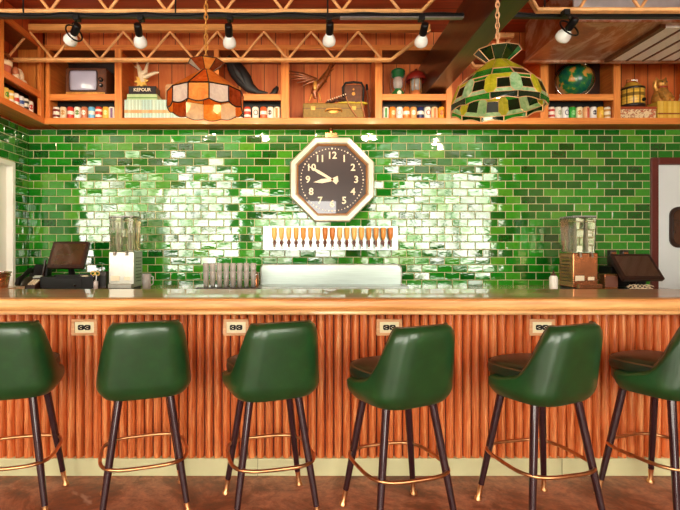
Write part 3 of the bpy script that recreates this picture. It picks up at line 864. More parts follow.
for i in range(n+1):
    a = i/n; pts.append((-.04+.02*math.sin(a*2)+.09*a*a, -.006*math.sin(PI*a), .21-.2*a))
m.tube(pts, .014, 8, sq=.3); m.build('strap_band', M['strap'], t)
m = MB(); m.tube([(.105, 0, .17), (.12, 0, .1), (.145, 0, .01)], .014, 8, sq=.3); m.build('strap_end', M['strap'], t)
t = thing('walking_stick', 'dark walking stick leaning in the suitcase bay corner', 'stick', (XX(369.5, sy+.1), sy+.1, FL))
m = MB(); m.tube([(.0, 0, 0), (-.02, .03, .33)], .009, 8); m.build('stick_shaft', M['leather'], t)
m = MB(); m.tube([(-.02, .03, .32), (-.024, .03, .38)], [.014, .011], 8); m.build('stick_grip', M['black'], t)

# lanterns
ly = SH+.12
t = thing('camping_lantern', 'green camping lantern with clear glass and narrow top', 'lantern', (XX(398, ly), ly, MR1))
MB().lathe([(.058, 0), (.064, .012), (.062, .045), (.035, .075), (.03, .085)]).build('fuel_tank', cm((36, 104, 46)), t)
MB().lathe([(.03, .085), (.046, .10), (.05, .15), (.046, .195), (.03, .20)]).build('lantern_glass', M['glassg'], t)
m = MB(); m.lathe([(.045, .195), (.06, .205), (.062, .245), (.07, .25), (.066, .268), (.04, .285), (.015, .292)]); m.build('lantern_top', cm((22, 90, 44)), t)
m = MB(); m.tube([(-.066, 0, .05), (-.075, 0, .14), (-.066, 0, .25)], .004, 8); m.tube([(.066, 0, .05), (.075, 0, .14), (.066, 0, .25)], .004, 8); m.build('cage_wire', M['chrome'], t)
MB().cyl((0, -.063, .03), (0, -.07, .03), .02, n=16).build('badge', M['cream'], t)
t = thing('camping_lantern', 'lantern with wide red hood, right of the green lantern', 'lantern', (XX(416, ly), ly, MR1))
MB().lathe([(.045, 0), (.05, .01), (.045, .05), (.03, .07)]).build('fuel_tank', cm((196, 110, 60)), t)
MB().lathe([(.03, .07), (.048, .08), (.05, .15), (.045, .18)]).build('lantern_glass', M['glassg'], t)
MB().lathe([(.102, .165), (.104, .175), (.098, .205), (.08, .235), (.05, .255), (.02, .262), (.012, .285)], capb=False).build('hood', cm((124, 30, 20)), t, solid=.004)
m = MB(); [m.cyl((.052*math.cos(a), .052*math.sin(a), .05), (.052*math.cos(a), .052*math.sin(a), .2), .003, n=6) for a in (0, 1.05, 2.1, 3.14, 4.2, 5.2)]; m.build('cage_wire', M['gold'], t)

# globe
gy = SH+.2; gx = XX(574.5, gy)
t = thing('globe', 'green and orange world globe with pale meridian ring', 'globe', (gx, gy, MR1))
gr = .165; gc = (0, 0, .04+gr)
m = MB().ell((0, 0, 0), (gr, gr, gr), 40, 24); m.build('globe_ball', globe_mat(), t, loc=gc)
m = MB(); m.ring(gc, gr+.016, .010, 48, 8, 'y'); m.xf(Matrix.Translation(gc) @ Matrix.Rotation(-.25, 4, 'Z') @ Matrix.Translation([-q for q in gc])); m.build('meridian_ring', M['chrome'], t)
MB().lathe([(.09, 0), (.09, .008), (.03, .016), (.015, .03)]).build('globe_base', M['gold'], t)
t = thing('wooden_plank', 'small orange wooden plank behind the globe', 'panel', (XX(587, 5.1), 5.12, MR1))
B(-.09, .09, 0, .02, 0, .39).build('panel_board', M['shelfv'], t)

# jug, tin, cat figurine, yellow magazines
jy = SH+.13; jx = XX(632, jy)
t = thing('tin_box', 'long cream patterned tin box under the plaid jug', 'box', (XX(639, SH+.06), SH+.06, FL))
MB().box(-.185, .17, 0, .2, 0, .105).build('box_body', floral_mat(), t, bev=.006)
MB().box(-.189, .174, -.004, .204, .098, .125).build('box_lid', cm((160, 70, 34)), t, bev=.004)
JZ = FL+.125
t = thing('picnic_jug', 'yellow tartan picnic jug with wire handle', 'jug', (jx, jy, JZ))
MB().lathe([(.098, .02), (.108, .03), (.108, .175), (.1, .18)], n=32).build('jug_body', plaid_mat(), t)
MB().lathe([(.1, 0), (.111, .006), (.111, .028), (.1, .03)], n=32).build('jug_band', cm((40, 26, 22)), t); MB().lathe([(.1, .172), (.111, .176), (.111, .195), (.09, .203)], n=32).build('jug_band', cm((40, 26, 22)), t)
MB().lathe([(.088, .2), (.075, .225), (.055, .232), (.055, .25), (1e-4, .252)], n=32).build('jug_lid', cm((224, 164, 56)), t)
m = MB(); m.tube([(-.05, 0, .24), (-.052, 0, .285), (.052, 0, .285), (.05, 0, .24)], .005, 8); m.build('jug_handle', M['chrome'], t)
m = MB(); m.cyl((.045, -.1, .06), (.045, -.113, .06), .018, n=14); m.build('spout', M['black'], t)
fy = SH+.07
x = XX(657, fy); k = 0; w = .027
while k < 14:
    t = thing('magazine', 'yellow spined magazine in the row below the gilded cat figure', 'magazine', (x+w/2, fy-.01, FL), 0, 'yellow magazines')
    m = MB(); m.box(-w/2+.0008, w/2-.0008, random.uniform(0, .003), .15, 0, .18); m.build('magazine_cover', cm(random.choice([(222, 176, 62), (214, 164, 50), (230, 190, 84)])), t, bev=.0015)
    B(-w/2+.001, w/2-.001, -.0012, .003, .048, .062).build('spine_band', cm((150, 70, 30)), t)
    x += w; k += 1
YZ = FL+.18
t = thing('cat_figurine', 'gilded seated cat figurine with raised paw, beside the jug', 'figurine', (XX(661, jy), jy, YZ))
m = MB()
m.lathe([(.075, 0), (.085, .02), (.08, .07), (.06, .12), (.045, .15)], n=20)
m.ell((0, -.005, .185), (.058, .05, .046), 18, 12)
for s in (-1, 1):
    m.tube([(s*.035, 0, .215), (s*.045, 0, .245), (s*.05, 0, .26)], [.02, .011, .002], 8)
    m.tube([(s*.04, -.05, .08), (s*.045, -.08, .03), (s*.04, -.1, .012)], [.022, .02, .018], 10)
m.tube([(-.06, -.02, .12), (-.085, -.03, .16), (-.08, -.035, .21)], [.022, .02, .018], 10)
m.build('cat_body', M['gold'], t)
m = MB(); m.ell((-.02, -.052, .195), (.007, .004, .007), 8, 6); m.ell((.02, -.052, .195), (.007, .004, .007), 8, 6); m.ell((0, -.056, .18), (.005, .004, .004), 8, 6); m.build('cat_face', M['dark'], t)
m = MB(); m.ring((0, -.002, .148), .05, .007, 24, 8); m.build('collar', cm((170, 50, 30)), t)
t = thing('white_figurine', 'small pale figurine at the far right of the shelf', 'figurine', (XX(682, jy), jy, YZ))
MB().lathe([(.03, 0), (.034, .01), (.025, .045), (.016, .06), (.022, .075), (.018, .092), (1e-4, .1)]).build('figurine_body', M['cream'], t)

# ================================================================ CLOCK
cy = 4.90; ccx, ccz = XX(332.3, cy), ZZ(179.3, cy)
ck = thing('wall_clock', 'large octagonal clock with silver rim on the tiles', 'clock', (ccx, cy, ccz))
def octo(r): return [(r/math.cos(PI/8)*math.cos(PI/8+k*PI/4), r/math.cos(PI/8)*math.sin(PI/8+k*PI/4)) for k in range(8)]
R0 = 42.3*cy/F
def octring(rings, name, mat):
    m = MB(); vs = []
    for r, y in rings: vs += [(p[0], y, p[1]) for p in octo(r)]
    n = len(rings)
    m.add(vs, [(i*8+k, i*8+(k+1) % 8, (i+1)*8+(k+1) % 8, (i+1)*8+k) for i in range(n-1) for k in range(8)])
    return m.build(name, mat, ck)
octring([(R0-.03, .095), (R0, .09), (R0, .015), (R0-.012, 0), (R0-.055, -.004), (R0-.07, .006), (R0-.07, .03)], 'clock_rim', M['clockrim'])
octring([(R0-.068, .004), (R0-.082, .02), (R0-.085, .05)], 'clock_bezel', M['clockin'])
m = MB().prism(octo(R0-.08), .035, .09); m.build('clock_face', M['face'], ck)
fr_ = R0-.085
nm = MB()
for k in range(60):
    a = PI/2-2*PI*k/60; ca, sa = math.cos(a), math.sin(a)
    rr_ = fr_*.93; q = .009 if k % 5 == 0 else .0055
    nm.cyl((rr_*ca, .036, rr_*sa), (rr_*ca, .0325, rr_*sa), q, n=8)
nm.build('minute_dots', M['cream'], ck)
for h in range(1, 13):
    a = PI/2-2*PI*h/12
    text_mesh(str(h), .098, .002, M['cream'], ck, (fr_*.72*math.cos(a), .033, fr_*.72*math.sin(a)), 'numeral')
def hand(ang, L_, w_, tail, y, name):
    m = MB(); m.prism([(0, -w_*.35), (L_*.55, -w_*.5), (L_, 0), (L_*.55, w_*.5), (0, w_*.35)], y, y-.003)
    m.prism([(0, -w_*.3), (-tail, -w_*.7), (-tail, w_*.7), (0, w_*.3)], y, y-.003)
    m.xf(Matrix.Rotation(-math.radians(ang), 4, 'Y')); m.build(name, M['cream'], ck)
hand(90-300, fr_*.86, .03, .06, .028, 'minute_hand')   # at ten
hand(90-262, fr_*.56, .042, .06, .024, 'hour_hand')    # just before nine
m = MB(); m.cyl((0, .03, 0), (0, .018, 0), .012, n=16); m.build('hand_hub', M['chrome'], ck)
m = MB(); m.cyl((-.01, .05, R0-.01), (-.01, .05, TT-ccz+.0), .02, n=12); m.box(-.07, .05, .02, .095, R0-.0, R0+.045); m.build('conduit', M['coppery'], ck)
cg = glass('clock glass', (250, 250, 250), 0.0)
# ================================================================ TAPS
ty = 4.96
tp = thing('beer_tap_wall', 'row of beer taps with amber handles on a steel plate', 'beer taps', (XX(331, ty), ty, ZZ(250, ty)))
bx0, bx1 = XX(263, ty)-XX(331, ty), XX(398, ty)-XX(331, ty); bh = ZZ(226, ty)-ZZ(250, ty)
MB().box(bx0, bx1, 0, .035, 0, bh).build('back_plate', M['steel'], tp, bev=.004)
for i in range(17):
    x = XX(274.5+7.2*i, ty)-XX(331, ty)
    c = random.choice([(226, 150, 66), (242, 190, 110), (204, 120, 50), (234, 170, 84)])
    m = MB(); m.cyl((x, 0, .075), (x, -.05, .078), .012, n=12); m.tube([(x, -.045, .095), (x, -.055, .06), (x, -.07, .028), (x, -.07, .012)], [.014, .012, .01, .008], 10)
    fau = m.build('faucet', M['chrome'], tp)
    m = MB(); m.ring((x, -.005, .075), .018, .005, 18, 6, 'y'); m.build('faucet_flange', cm((140, 40, 34)), fau)
    m = MB(); m.tube([(x, -.048, .098), (x, -.05, .115), (x, -.052, .135), (x, -.054, .215), (x, -.055, .225)], [.009, .018, .024, .027, .022], 12, sq=1.0)
    m.build('tap_handle', cm(c), tp)
B(bx0+.02, bx1-.02, -.09, 0, -.0, .006).build('drip_lip', M['steel'], tp)

# ================================================================ BACK COUNTER
BZ = .975
bc = thing('back_counter', 'stone topped back counter along the green tiles', 'counter', (0, 4.68, 0))
def LB(m): return m.xf(Matrix.Translation((0, -4.68, 0)))
LB(B(LW+.01, 3.42, 4.33, 4.99, BZ-.04, BZ)).build('counter_top', M['stone'], bc, bev=.004)
LB(B(LW+.01, 3.40, 4.40, 4.99, .08, BZ-.04)).build('cabinet_body', M['cab'], bc)
x = LW+.05
while x < 3.3:
    dd = LB(B(x, x+.5, 4.382, 4.40, .12, BZ-.08)).build('cabinet_door', M['shelfv'], bc, bev=.004)
    LB(MB().cyl((x+.44, 4.37, .7), (x+.44, 4.37, .8), .006, n=8)).build('door_handle', M['chrome'], dd)
    x += .515

# steel backsplash
y = 4.9; a, b = XX(260, y), XX(402, y); w = b-a; h = ZZ(264, y)-BZ
sp = thing('steel_backsplash', 'long stainless steel backsplash with rounded top corners', 'backsplash', ((a+b)/2, y, BZ))
pts = [(-w/2, 0), (w/2, 0)] + [(w/2-.05+.05*math.cos(t_), h-.05+.05*math.sin(t_)) for t_ in [PI/2*k/6 for k in range(7)]] + [(-w/2+.05-.05*math.sin(t_), h-.05+.05*math.cos(t_)) for t_ in [PI/2*k/6 for k in range(7)]]
MB().prism(pts, 0, .06).build('splash_panel', M['steel'], sp, bev=.006)
m = MB(); m.tube([(p[0], -.003, p[1]) for p in [(-w/2+.008, .01)] + [(q[0]*.992, q[1]-.006) for q in pts[2:][::-1]] + [(w/2-.008, .01)]], .006, 8); m.build('rolled_edge', M['steelb'], sp)
m = MB(); m.box(-w/2, w/2, -.3, 0, 0, .014); m.build('drain_deck', M['steel'], sp, bev=.003)

# glasses
gyy = 4.52
t = thing('bar_mat', 'dark bar mat under the stacked glasses', 'mat', (XX(229, gyy), gyy, BZ))
B(-.3, .29, -.06, .06, 0, .012).build('mat_body', M['dark'], t, bev=.003)
gp = None
for i in range(8):
    for lv in (0, 1):
        loc = (XX(206+6.75*i, gyy), gyy, BZ+.0125+.075*lv)
        lab = 'clear pint glass, %s in the row from the left, %s' % (ORD[i], 'lower of its pair' if lv == 0 else 'nested upper of its pair')
        if gp is None:
            gp = thing('pint_glass', lab, 'glass', loc, 0, 'pint glasses beside the steel backsplash')
            MB().lathe([(1e-4, 0), (.021, 0), (.029, .148), (.0275, .149), (.0275, .146), (.0195, .012), (1e-4, .01)], n=20).build('glass_wall', M['glassg'], gp)
        else:
            c = copy_tree(gp); c.location = loc; c['label'] = lab
# cocktail strainer-ish object next to backsplash
t = thing('metal_canister', 'small brownish metal canister at the end of the glasses', 'canister', (XX(255.5, gyy+.12), gyy+.12, BZ))
MB().lathe([(.03, 0), (.032, .01), (.032, .12), (.028, .125)]).build('canister_body', M['coppery'], t)
MB().lathe([(.033, .12), (.033, .14), (.02, .15), (1e-4, .155)]).build('canister_lid', M['chrome'], t)

# ---------------------------------------------------------------- drink dispensers
def dispenser(x0, x1, side, ztop, ztank, body, label, tanks):
    yf = 4.42; w = x1-x0; cx = (x0+x1)/2
    t = thing('drink_dispenser', label, 'drink dispenser', (cx, yf, BZ))
    MB().box(-w/2, w/2, 0, .24, .02, ztop-BZ).build('dispenser_body', body, t, bev=.008)
    B(-w/2+.01, w/2-.01, .01, .23, 0, .02).build('dispenser_base', M['black'], t)
    m = MB()
    for k in range(8): m.box(side*w/2-.002, side*w/2+.002, .05, .2, .07+.03*k, .078+.03*k)
    m.build('side_vent', M['dark'], t)
    n = tanks
    for k in range(n):
        a = -w/2+.008+(w-.016)/n*k; b = a+(w-.016)/n-.006
        z0, z1 = ztop-BZ+.004, ztank-BZ
        m = MB(); m.add([(a, .02, z0), (b, .02, z0), (b, .22, z0), (a, .22, z0), (a-.004, .005, z1), (b+.004, .005, z1), (b+.004, .235, z1), (a-.004, .235, z1)],
                        [(0, 3, 2, 1), (4, 5, 6, 7), (0, 1, 5, 4), (1, 2, 6, 5), (2, 3, 7, 6), (3, 0, 4, 7)])
        i0 = .006
        m.add([(a+i0, .02+i0, z0+i0), (b-i0, .02+i0, z0+i0), (b-i0, .22-i0, z0+i0), (a+i0, .22-i0, z0+i0), (a-.004+i0, .005+i0, z1-i0), (b+.004-i0, .005+i0, z1-i0), (b+.004-i0, .235-i0, z1-i0), (a-.004+i0, .235-i0, z1-i0)],
              [(0, 1, 2, 3), (4, 7, 6, 5), (0, 4, 5, 1), (1, 5, 6, 2), (2, 6, 7, 3), (3, 7, 4, 0)])
        tk = m.build('tank', M['tank'], t)
        m = MB(); c = (a+b)/2; m.cyl((c, .11, z0+.004), (c, .11, z1-.05), .018, .012, 14); m.build('agitator', M['glassg'], tk)
        MB().box(a-.005, b+.005, .002, .238, z1, z1+.014).build('tank_lid', M['glassg'], t, bev=.003)
        m = MB(); m.tube([(c, .0, z0-.005), (c, -.02, z0-.012), (c, -.024, z0-.04)], .009, 8); m.build('spigot', M['steelb'], t)
    B(-w/2+.02, -w/2+.10, -.004, .001, .08, .125).build('label_plate', M['cream'], t)
    B(w/2-.09, w/2-.035, -.004, .001, .085, .115).build('label_plate', M['cream'], t)
    MB().box(-w/2+.02, w/2-.0, -.07, 0, .015, .055).build('drip_tray', body, t, bev=.004)
    return t
dispenser(XX(108.5, 4.42), XX(134, 4.42), 1, ZZ(251.5, 4.42), ZZ(217, 4.42), M['steelb'], 'bright steel two tank drink dispenser beside the left register', 2)
dispenser(XX(573, 4.42), XX(598, 4.42), -1, ZZ(253, 4.42), ZZ(217, 4.42), M['coppery'], 'coppery steel drink dispenser with clear tank at right', 2)
t = thing('water_pitcher', 'clear pitcher right of the steel drink dispenser', 'pitcher', (XX(146.5, 4.5), 4.5, BZ))
MB().lathe([(1e-4, 0), (.036, 0), (.042, .14), (.04, .14), (.034, .006), (1e-4, .006)]).build('pitcher_wall', M['glassg'], t)
m = MB(); m.tube([(.04, 0, .12), (.062, 0, .11), (.062, 0, .05), (.038, 0, .03)], .005, 8); m.build('pitcher_handle', M['glassg'], t)
t = thing('speaker_box', 'small dark box between scissors and steel dispenser', 'box', (XX(103.5, 4.6), 4.6, BZ))
MB().box(-.042, .042, -.04, .04, 0, .155).build('box_body', M['dark'], t, bev=.006)
B(-.034, .034, -.044, -.04, .02, .12).build('box_grille', M['blackm'], t)
t = thing('scissors_cup', 'cup holding yellow handled scissors and pens', 'cup', (XX(95, 4.52), 4.52, BZ))
MB().lathe([(1e-4, 0), (.026, 0), (.028, .07), (.026, .07), (.024, .005), (1e-4, .005)]).build('cup_wall', cm((210, 200, 196)), t)
s_ = thing('scissors', 'yellow handled scissors standing in the cup', 'scissors', (XX(95, 4.52), 4.52, BZ+.006))
m = MB(); m.ring((-.02, 0, .135), .018, .006, 18, 8, 'y'); m.ring((.022, 0, .135), .018, .006, 18, 8, 'y'); m.build('scissor_handle', cm((222, 184, 90)), s_)
m = MB(); m.tube([(-.012, 0, .118), (.006, .004, .01)], [.006, .003], 6); m.tube([(.014, 0, .118), (-.006, -.004, .01)], [.006, .003], 6); m.build('blade', M['chrome'], s_)
for k, (c, nme) in enumerate((((60, 40, 130), 'purple pen standing in the scissors cup'), ((230, 230, 230), 'white pen standing in the scissors cup'))):
    p = thing('pen', nme, 'pen', (XX(95, 4.52)+(-.012 if k == 0 else .012), 4.505, BZ+.006), 0)
    MB().cyl((0, 0, 0), (-.01+.02*k, -.008, .11), .005, n=8).build('pen_barrel', cm(c), p)
    MB().cyl((-.01+.02*k, -.008, .11), (-.011+.022*k, -.009, .125), .0055, n=8).build('pen_cap', cm(c), p)

# ---------------------------------------------------------------- left register
yd = 4.48
dx0, dx1 = XX(40, yd), XX(93, yd); w = dx1-dx0
t = thing('cash_drawer', 'long black cash drawer under the left touch screen', 'cash drawer', ((dx0+dx1)/2, yd, BZ))
MB().box(-w/2, w/2, 0, .4, .006, .112).build('drawer_case', M['black'], t, bev=.004)
MB().box(-w/2+.012, w/2-.1, -.008, 0, .02, .1).build('drawer_front', M['black'], t, bev=.003)
MB().cyl((.08, -.006, .035), (.08, -.014, .035), .011, n=14).build('drawer_lock', M['chrome'], t)
B(-w/2+.02, w/2-.02, .02, .38, 0, .006).build('drawer_feet', M['blackm'], t)
def monitor(px, py, d, W, H, tilt, yaw, label, z0, frame, scr_m, baseshape):
    X, Z = XX(px, d), ZZ(py, d)
    t = thing('touch_screen', label, 'touch screen', (X, d, z0))
    R = Matrix.Translation((0, 0, Z-z0)) @ Matrix.Rotation(math.radians(yaw), 4, 'Z') @ Matrix.Rotation(math.radians(-tilt), 4, 'X')
    m = MB(); m.prism(rrect(W, H, .012, 4), 0, .03, 'xz'); m.prism(rrect(W*.7, H*.7, .02, 4), .03, .055, 'xz'); m.xf(R); m.build('screen_housing', frame, t)
    m = MB(); m.prism(rrect(W*.85, H*.80, .004, 2, 0, .004), -.003, 0, 'xz'); m.xf(R); m.build('screen_glass', scr_m, t)
    m = MB(); a = R @ Vector((0, .04, -.02)); 
    m.tube([tuple(a), (a.x, a.y+.02, a.z*.5), (0, .08, .02)], [.028, .024, .03], 12); m.build('screen_neck', M['black'], t)
    m = MB(); m.prism(rrect(.26, .18, .03, 4, 0, .07), 0, .018, 'xy'); m.build('screen_base', M['black'], t, bev=.003)
    return t, R
t, R = monitor(68, 254.5, 4.5, .345, .265, 26, -4, 'brown black touch screen on the cash drawer at left', BZ+.112, M['dark'], M['screen'], 0)
t2 = thing('paper_stack', 'white papers and receipts below the left touch screen', 'papers', (XX(83, 4.5), 4.515, BZ+.112))
m = MB()
for k in range(4):
    o_ = len(m.v); m.box(-.035, .035, -.015, .03, .003*k, .003*k+.002); m.xf(Matrix.Rotation(.25*k, 4, 'Z'), o_)
m.build('receipt', M['cream'], t2)
t, R = monitor(637, 266.5, 4.45, .40, .285, 38, 6, 'wide brown touch screen tilted back beside the kitchen door', BZ, M['dark'], M['screen'], 0)
# telephone
t = thing('desk_telephone', 'dark desk telephone with handset left of the cash drawer', 'telephone', (XX(31, 4.5), 4.5, BZ))
m = MB(); m.prism([(-.09, 0), (.11, 0), (.11, .10), (.08, .11), (-.09, .035)], -.085, .085, 'yz'); m.build('phone_body', M['dark'], t, bev=.006)
Rp = Matrix.Rotation(math.radians(22), 4, 'X')
m = MB()
for i in range(4):
    for j in range(3):
        m.cbox((.0+.024*j+.02, -.075+.026*i, 0), (.017, .015, .01))
m.xf(Matrix.Translation((0, 0, .077)) @ Rp); m.build('keypad', M['cream'], t)
m = MB(); m.cbox((.035, .06, .006), (.075, .04, .008)); m.xf(Matrix.Translation((0, 0, .08)) @ Rp); m.build('phone_display', cm((190, 196, 190)), t)
m = MB(); m.tube([(-.055, -.12, .045), (-.055, -.10, .085), (-.055, -.02, .12), (-.055, .07, .165), (-.055, .11, .165)], [.028, .03, .02, .026, .03], 12, sq=.75); m.build('handset', M['black'], t)
t = thing('black_case', 'dark upright case behind the telephone', 'case', (XX(38, 4.78), 4.78, BZ))
m = MB(); m.prism([(-.1, 0), (.1, 0), (.12, .2), (.0, .22), (-.06, .12)], -.05, .05, 'xz'); m.build('case_body', M['black'], t, bev=.008)
m = MB(); m.tube([(.06, -.055, .05), (.085, -.06, .15), (.1, -.05, .26)], .012, 8); m.build('case_handle', M['dark'], t)

# right side small things
t = thing('steel_caddy', 'small square steel box left of the right touch screen', 'box', (XX(608, 4.5), 4.5, BZ))
MB().box(-.062, .062, -.05, .05, 0, .14).build('caddy_body', M['coppery'], t, bev=.01)
B(-.056, .056, -.053, -.05, .02, .12).build('caddy_front', cm((120, 74, 58)), t)
t = thing('squeeze_bottle', 'white squeeze bottle with dark tip left of the dispenser', 'bottle', (XX(553.5, 4.5), 4.5, BZ))
MB().lathe([(.033, 0), (.036, .01), (.036, .105), (.022, .125)]).build('bottle_body', M['white'], t)
MB().lathe([(.024, .122), (.024, .135), (.01, .142), (.005, .17), (1e-4, .171)]).build('bottle_tip', M['soil'], t)
t = thing('receipt_printer', 'dark receipt printer behind the right touch screen', 'printer', (XX(622, 4.78), 4.78, BZ))
MB().box(-.17, .17, -.1, .1, 0, .2).build('printer_body', M['black'], t, bev=.012)
B(-.08, .08, -.103, -.1, .13, .15).build('paper_slot', M['cream'], t)
for k, px in enumerate((610.5, 622.5)):
    t = thing('card_reader', ['small dark card reader on the printer, left one', 'small dark card reader on the printer, right one'][k], 'card reader', (XX(px, 4.78), 4.76, BZ+.2))
    MB().box(-.03, .03, -.03, .03, 0, .155-.03*0).build('reader_body', M['dark'], t, bev=.008)
    B(-.022, .022, -.033, -.03, .09, .135).build('reader_display', M['coppery'], t)
t = thing('cable_tangle', 'tangle of pale cables under the right touch screen', 'cables', (XX(637, 4.40), 4.37, BZ))
m = MB()
for s in range(4):
    pts = []
    for i in range(18):
        a = i*.6+s; pts.append((-.1+.012*i+.02*math.sin(a*1.3), .02*math.cos(a), .012+.018*(1+math.sin(a*.9+s))))
    m.tube(pts, .004, 6)
m.build('cables', M['cream'], t)

# ================================================================ FRONT BAR
bar = thing('bar_counter', 'long varnished oak bar with reeded wooden front', 'bar counter', (0, 2.92, 0))
def LBAR(m): return m.xf(Matrix.Translation((0, -2.92, 0)))
BX0, BX1 = -3.3, 4.4
prof = []   # (y, z) profile of the countertop
zt = 1.07
for i in range(7): a = PI/2*i/6; prof.append((2.7+.018-.018*math.sin(a), zt-.018+.018*math.cos(a)))
for i in range(7): a = PI/2*i/6; prof.append((2.7+.025-.025*math.cos(a), 1.004+.025-.025*math.sin(a)))
prof += [(2.78, 1.004), (2.78, zt)]
m = MB(); m.prism(prof, BX0, BX1, 'yz'); LBAR(m).build('bar_nosing', M['nosing'], bar)
m = MB(); m.box(BX0, BX1, 2.78, 3.35, 1.004, zt)
m.box(BX0, -2.03, 3.35, 3.62, 1.004, zt)
LBAR(m).build('bar_top', M['bar'], bar)
m = MB(); pr = [(2.715, 1.004), (2.708, .998), (2.708, .988), (2.715, .981), (2.76, .981), (2.76, 1.004)]; m.prism(pr, BX0, BX1, 'yz'); LBAR(m).build('under_rail', M['barlip'], bar)
m = MB(); m.box(BX0, BX1, 2.945, 3.30, .0, 1.004); LBAR(m).build('bar_body', M['reedback'], bar)
m = MB(); sp_ = .0515; x = BX0+sp_/2
while x < BX1-sp_/2:
    n = 10; pts = [(x+sp_*.465*math.cos(PI+PI*k/n), 2.955+.045*math.sin(PI+PI*k/n)) for k in range(n+1)]
    vs = [(p[0], p[1], .10) for p in pts] + [(p[0], p[1], 1.0) for p in pts]
    m.add(vs, [(k, k+1, n+2+k, n+1+k) for k in range(n)], True)
    x += sp_
LBAR(m).build('reeded_front', None or M['reed'], bar)
m = MB(); m.box(BX0, BX1, 2.905, 2.95, 0, .104); LBAR(m).build('kick_board', M['base'], bar, bev=.004)
m = MB(); 
for xx in (-2.05, -.25, 1.55, 3.35): m.box(xx-.001, xx+.001, 2.903, 2.906, .0, .104)
LBAR(m).build('board_joint', M['reedback'], bar)

for i, px in enumerate((84, 236, 389.5, 542.5)):
    yy = 2.905
    t = thing('power_outlet', 'black outlet in cream plate on the bar front, %s from the left' % ORD[i], 'power outlet', (XX(px, yy), yy, ZZ(327.5, yy)), 0, 'outlets on the bar front')
    w2, h2 = .075, .049
    m = MB(); m.box(-w2, w2, 0, .02, h2-.016, h2); m.box(-w2, w2, 0, .02, -h2, -h2+.016); m.box(-w2, -w2+.018, 0, .02, -h2+.016, h2-.016); m.box(w2-.018, w2, 0, .02, -h2+.016, h2-.016); m.build('surround', M['platew'], t, bev=.003)
    MB().box(-w2+.018, w2-.018, .004, .018, -h2+.016, h2-.016).build('cover_plate', M['creamd'], t, bev=.002)
    for s in (-1, 1):
        rc = MB().prism(rrect(.036, .030, .008, 3, s*.019, 0), 0, .006); rc = rc.build('receptacle', M['black'], t)
        m = MB(); m.box(s*.019-.004, s*.019+.006, -.001, .001, .005, .0075); m.box(s*.019-.004, s*.019+.006, -.001, .001, -.0075, -.005); m.cyl((s*.019-.009, 0, 0), (s*.019-.009, -.001, 0), .0025, n=8); m.build('slot', M['creamd'], rc)

# bucket at the left end of the bar
t = thing('ice_bucket', 'pinkish tin bucket at the far left end of the bar', 'bucket', (XX(-4, 3.45), 3.45, 1.07))
MB().lathe([(.075, 0), (.09, .105), (.086, .105), (.07, .006)], n=28).build('bucket_body', M['coppery'], t)
m = MB(); m.ring((0, 0, .108), .091, .006, 32, 8); m.ring((0, 0, .085), .089, .004, 32, 8); m.build('bucket_rim', M['chrome'], t)

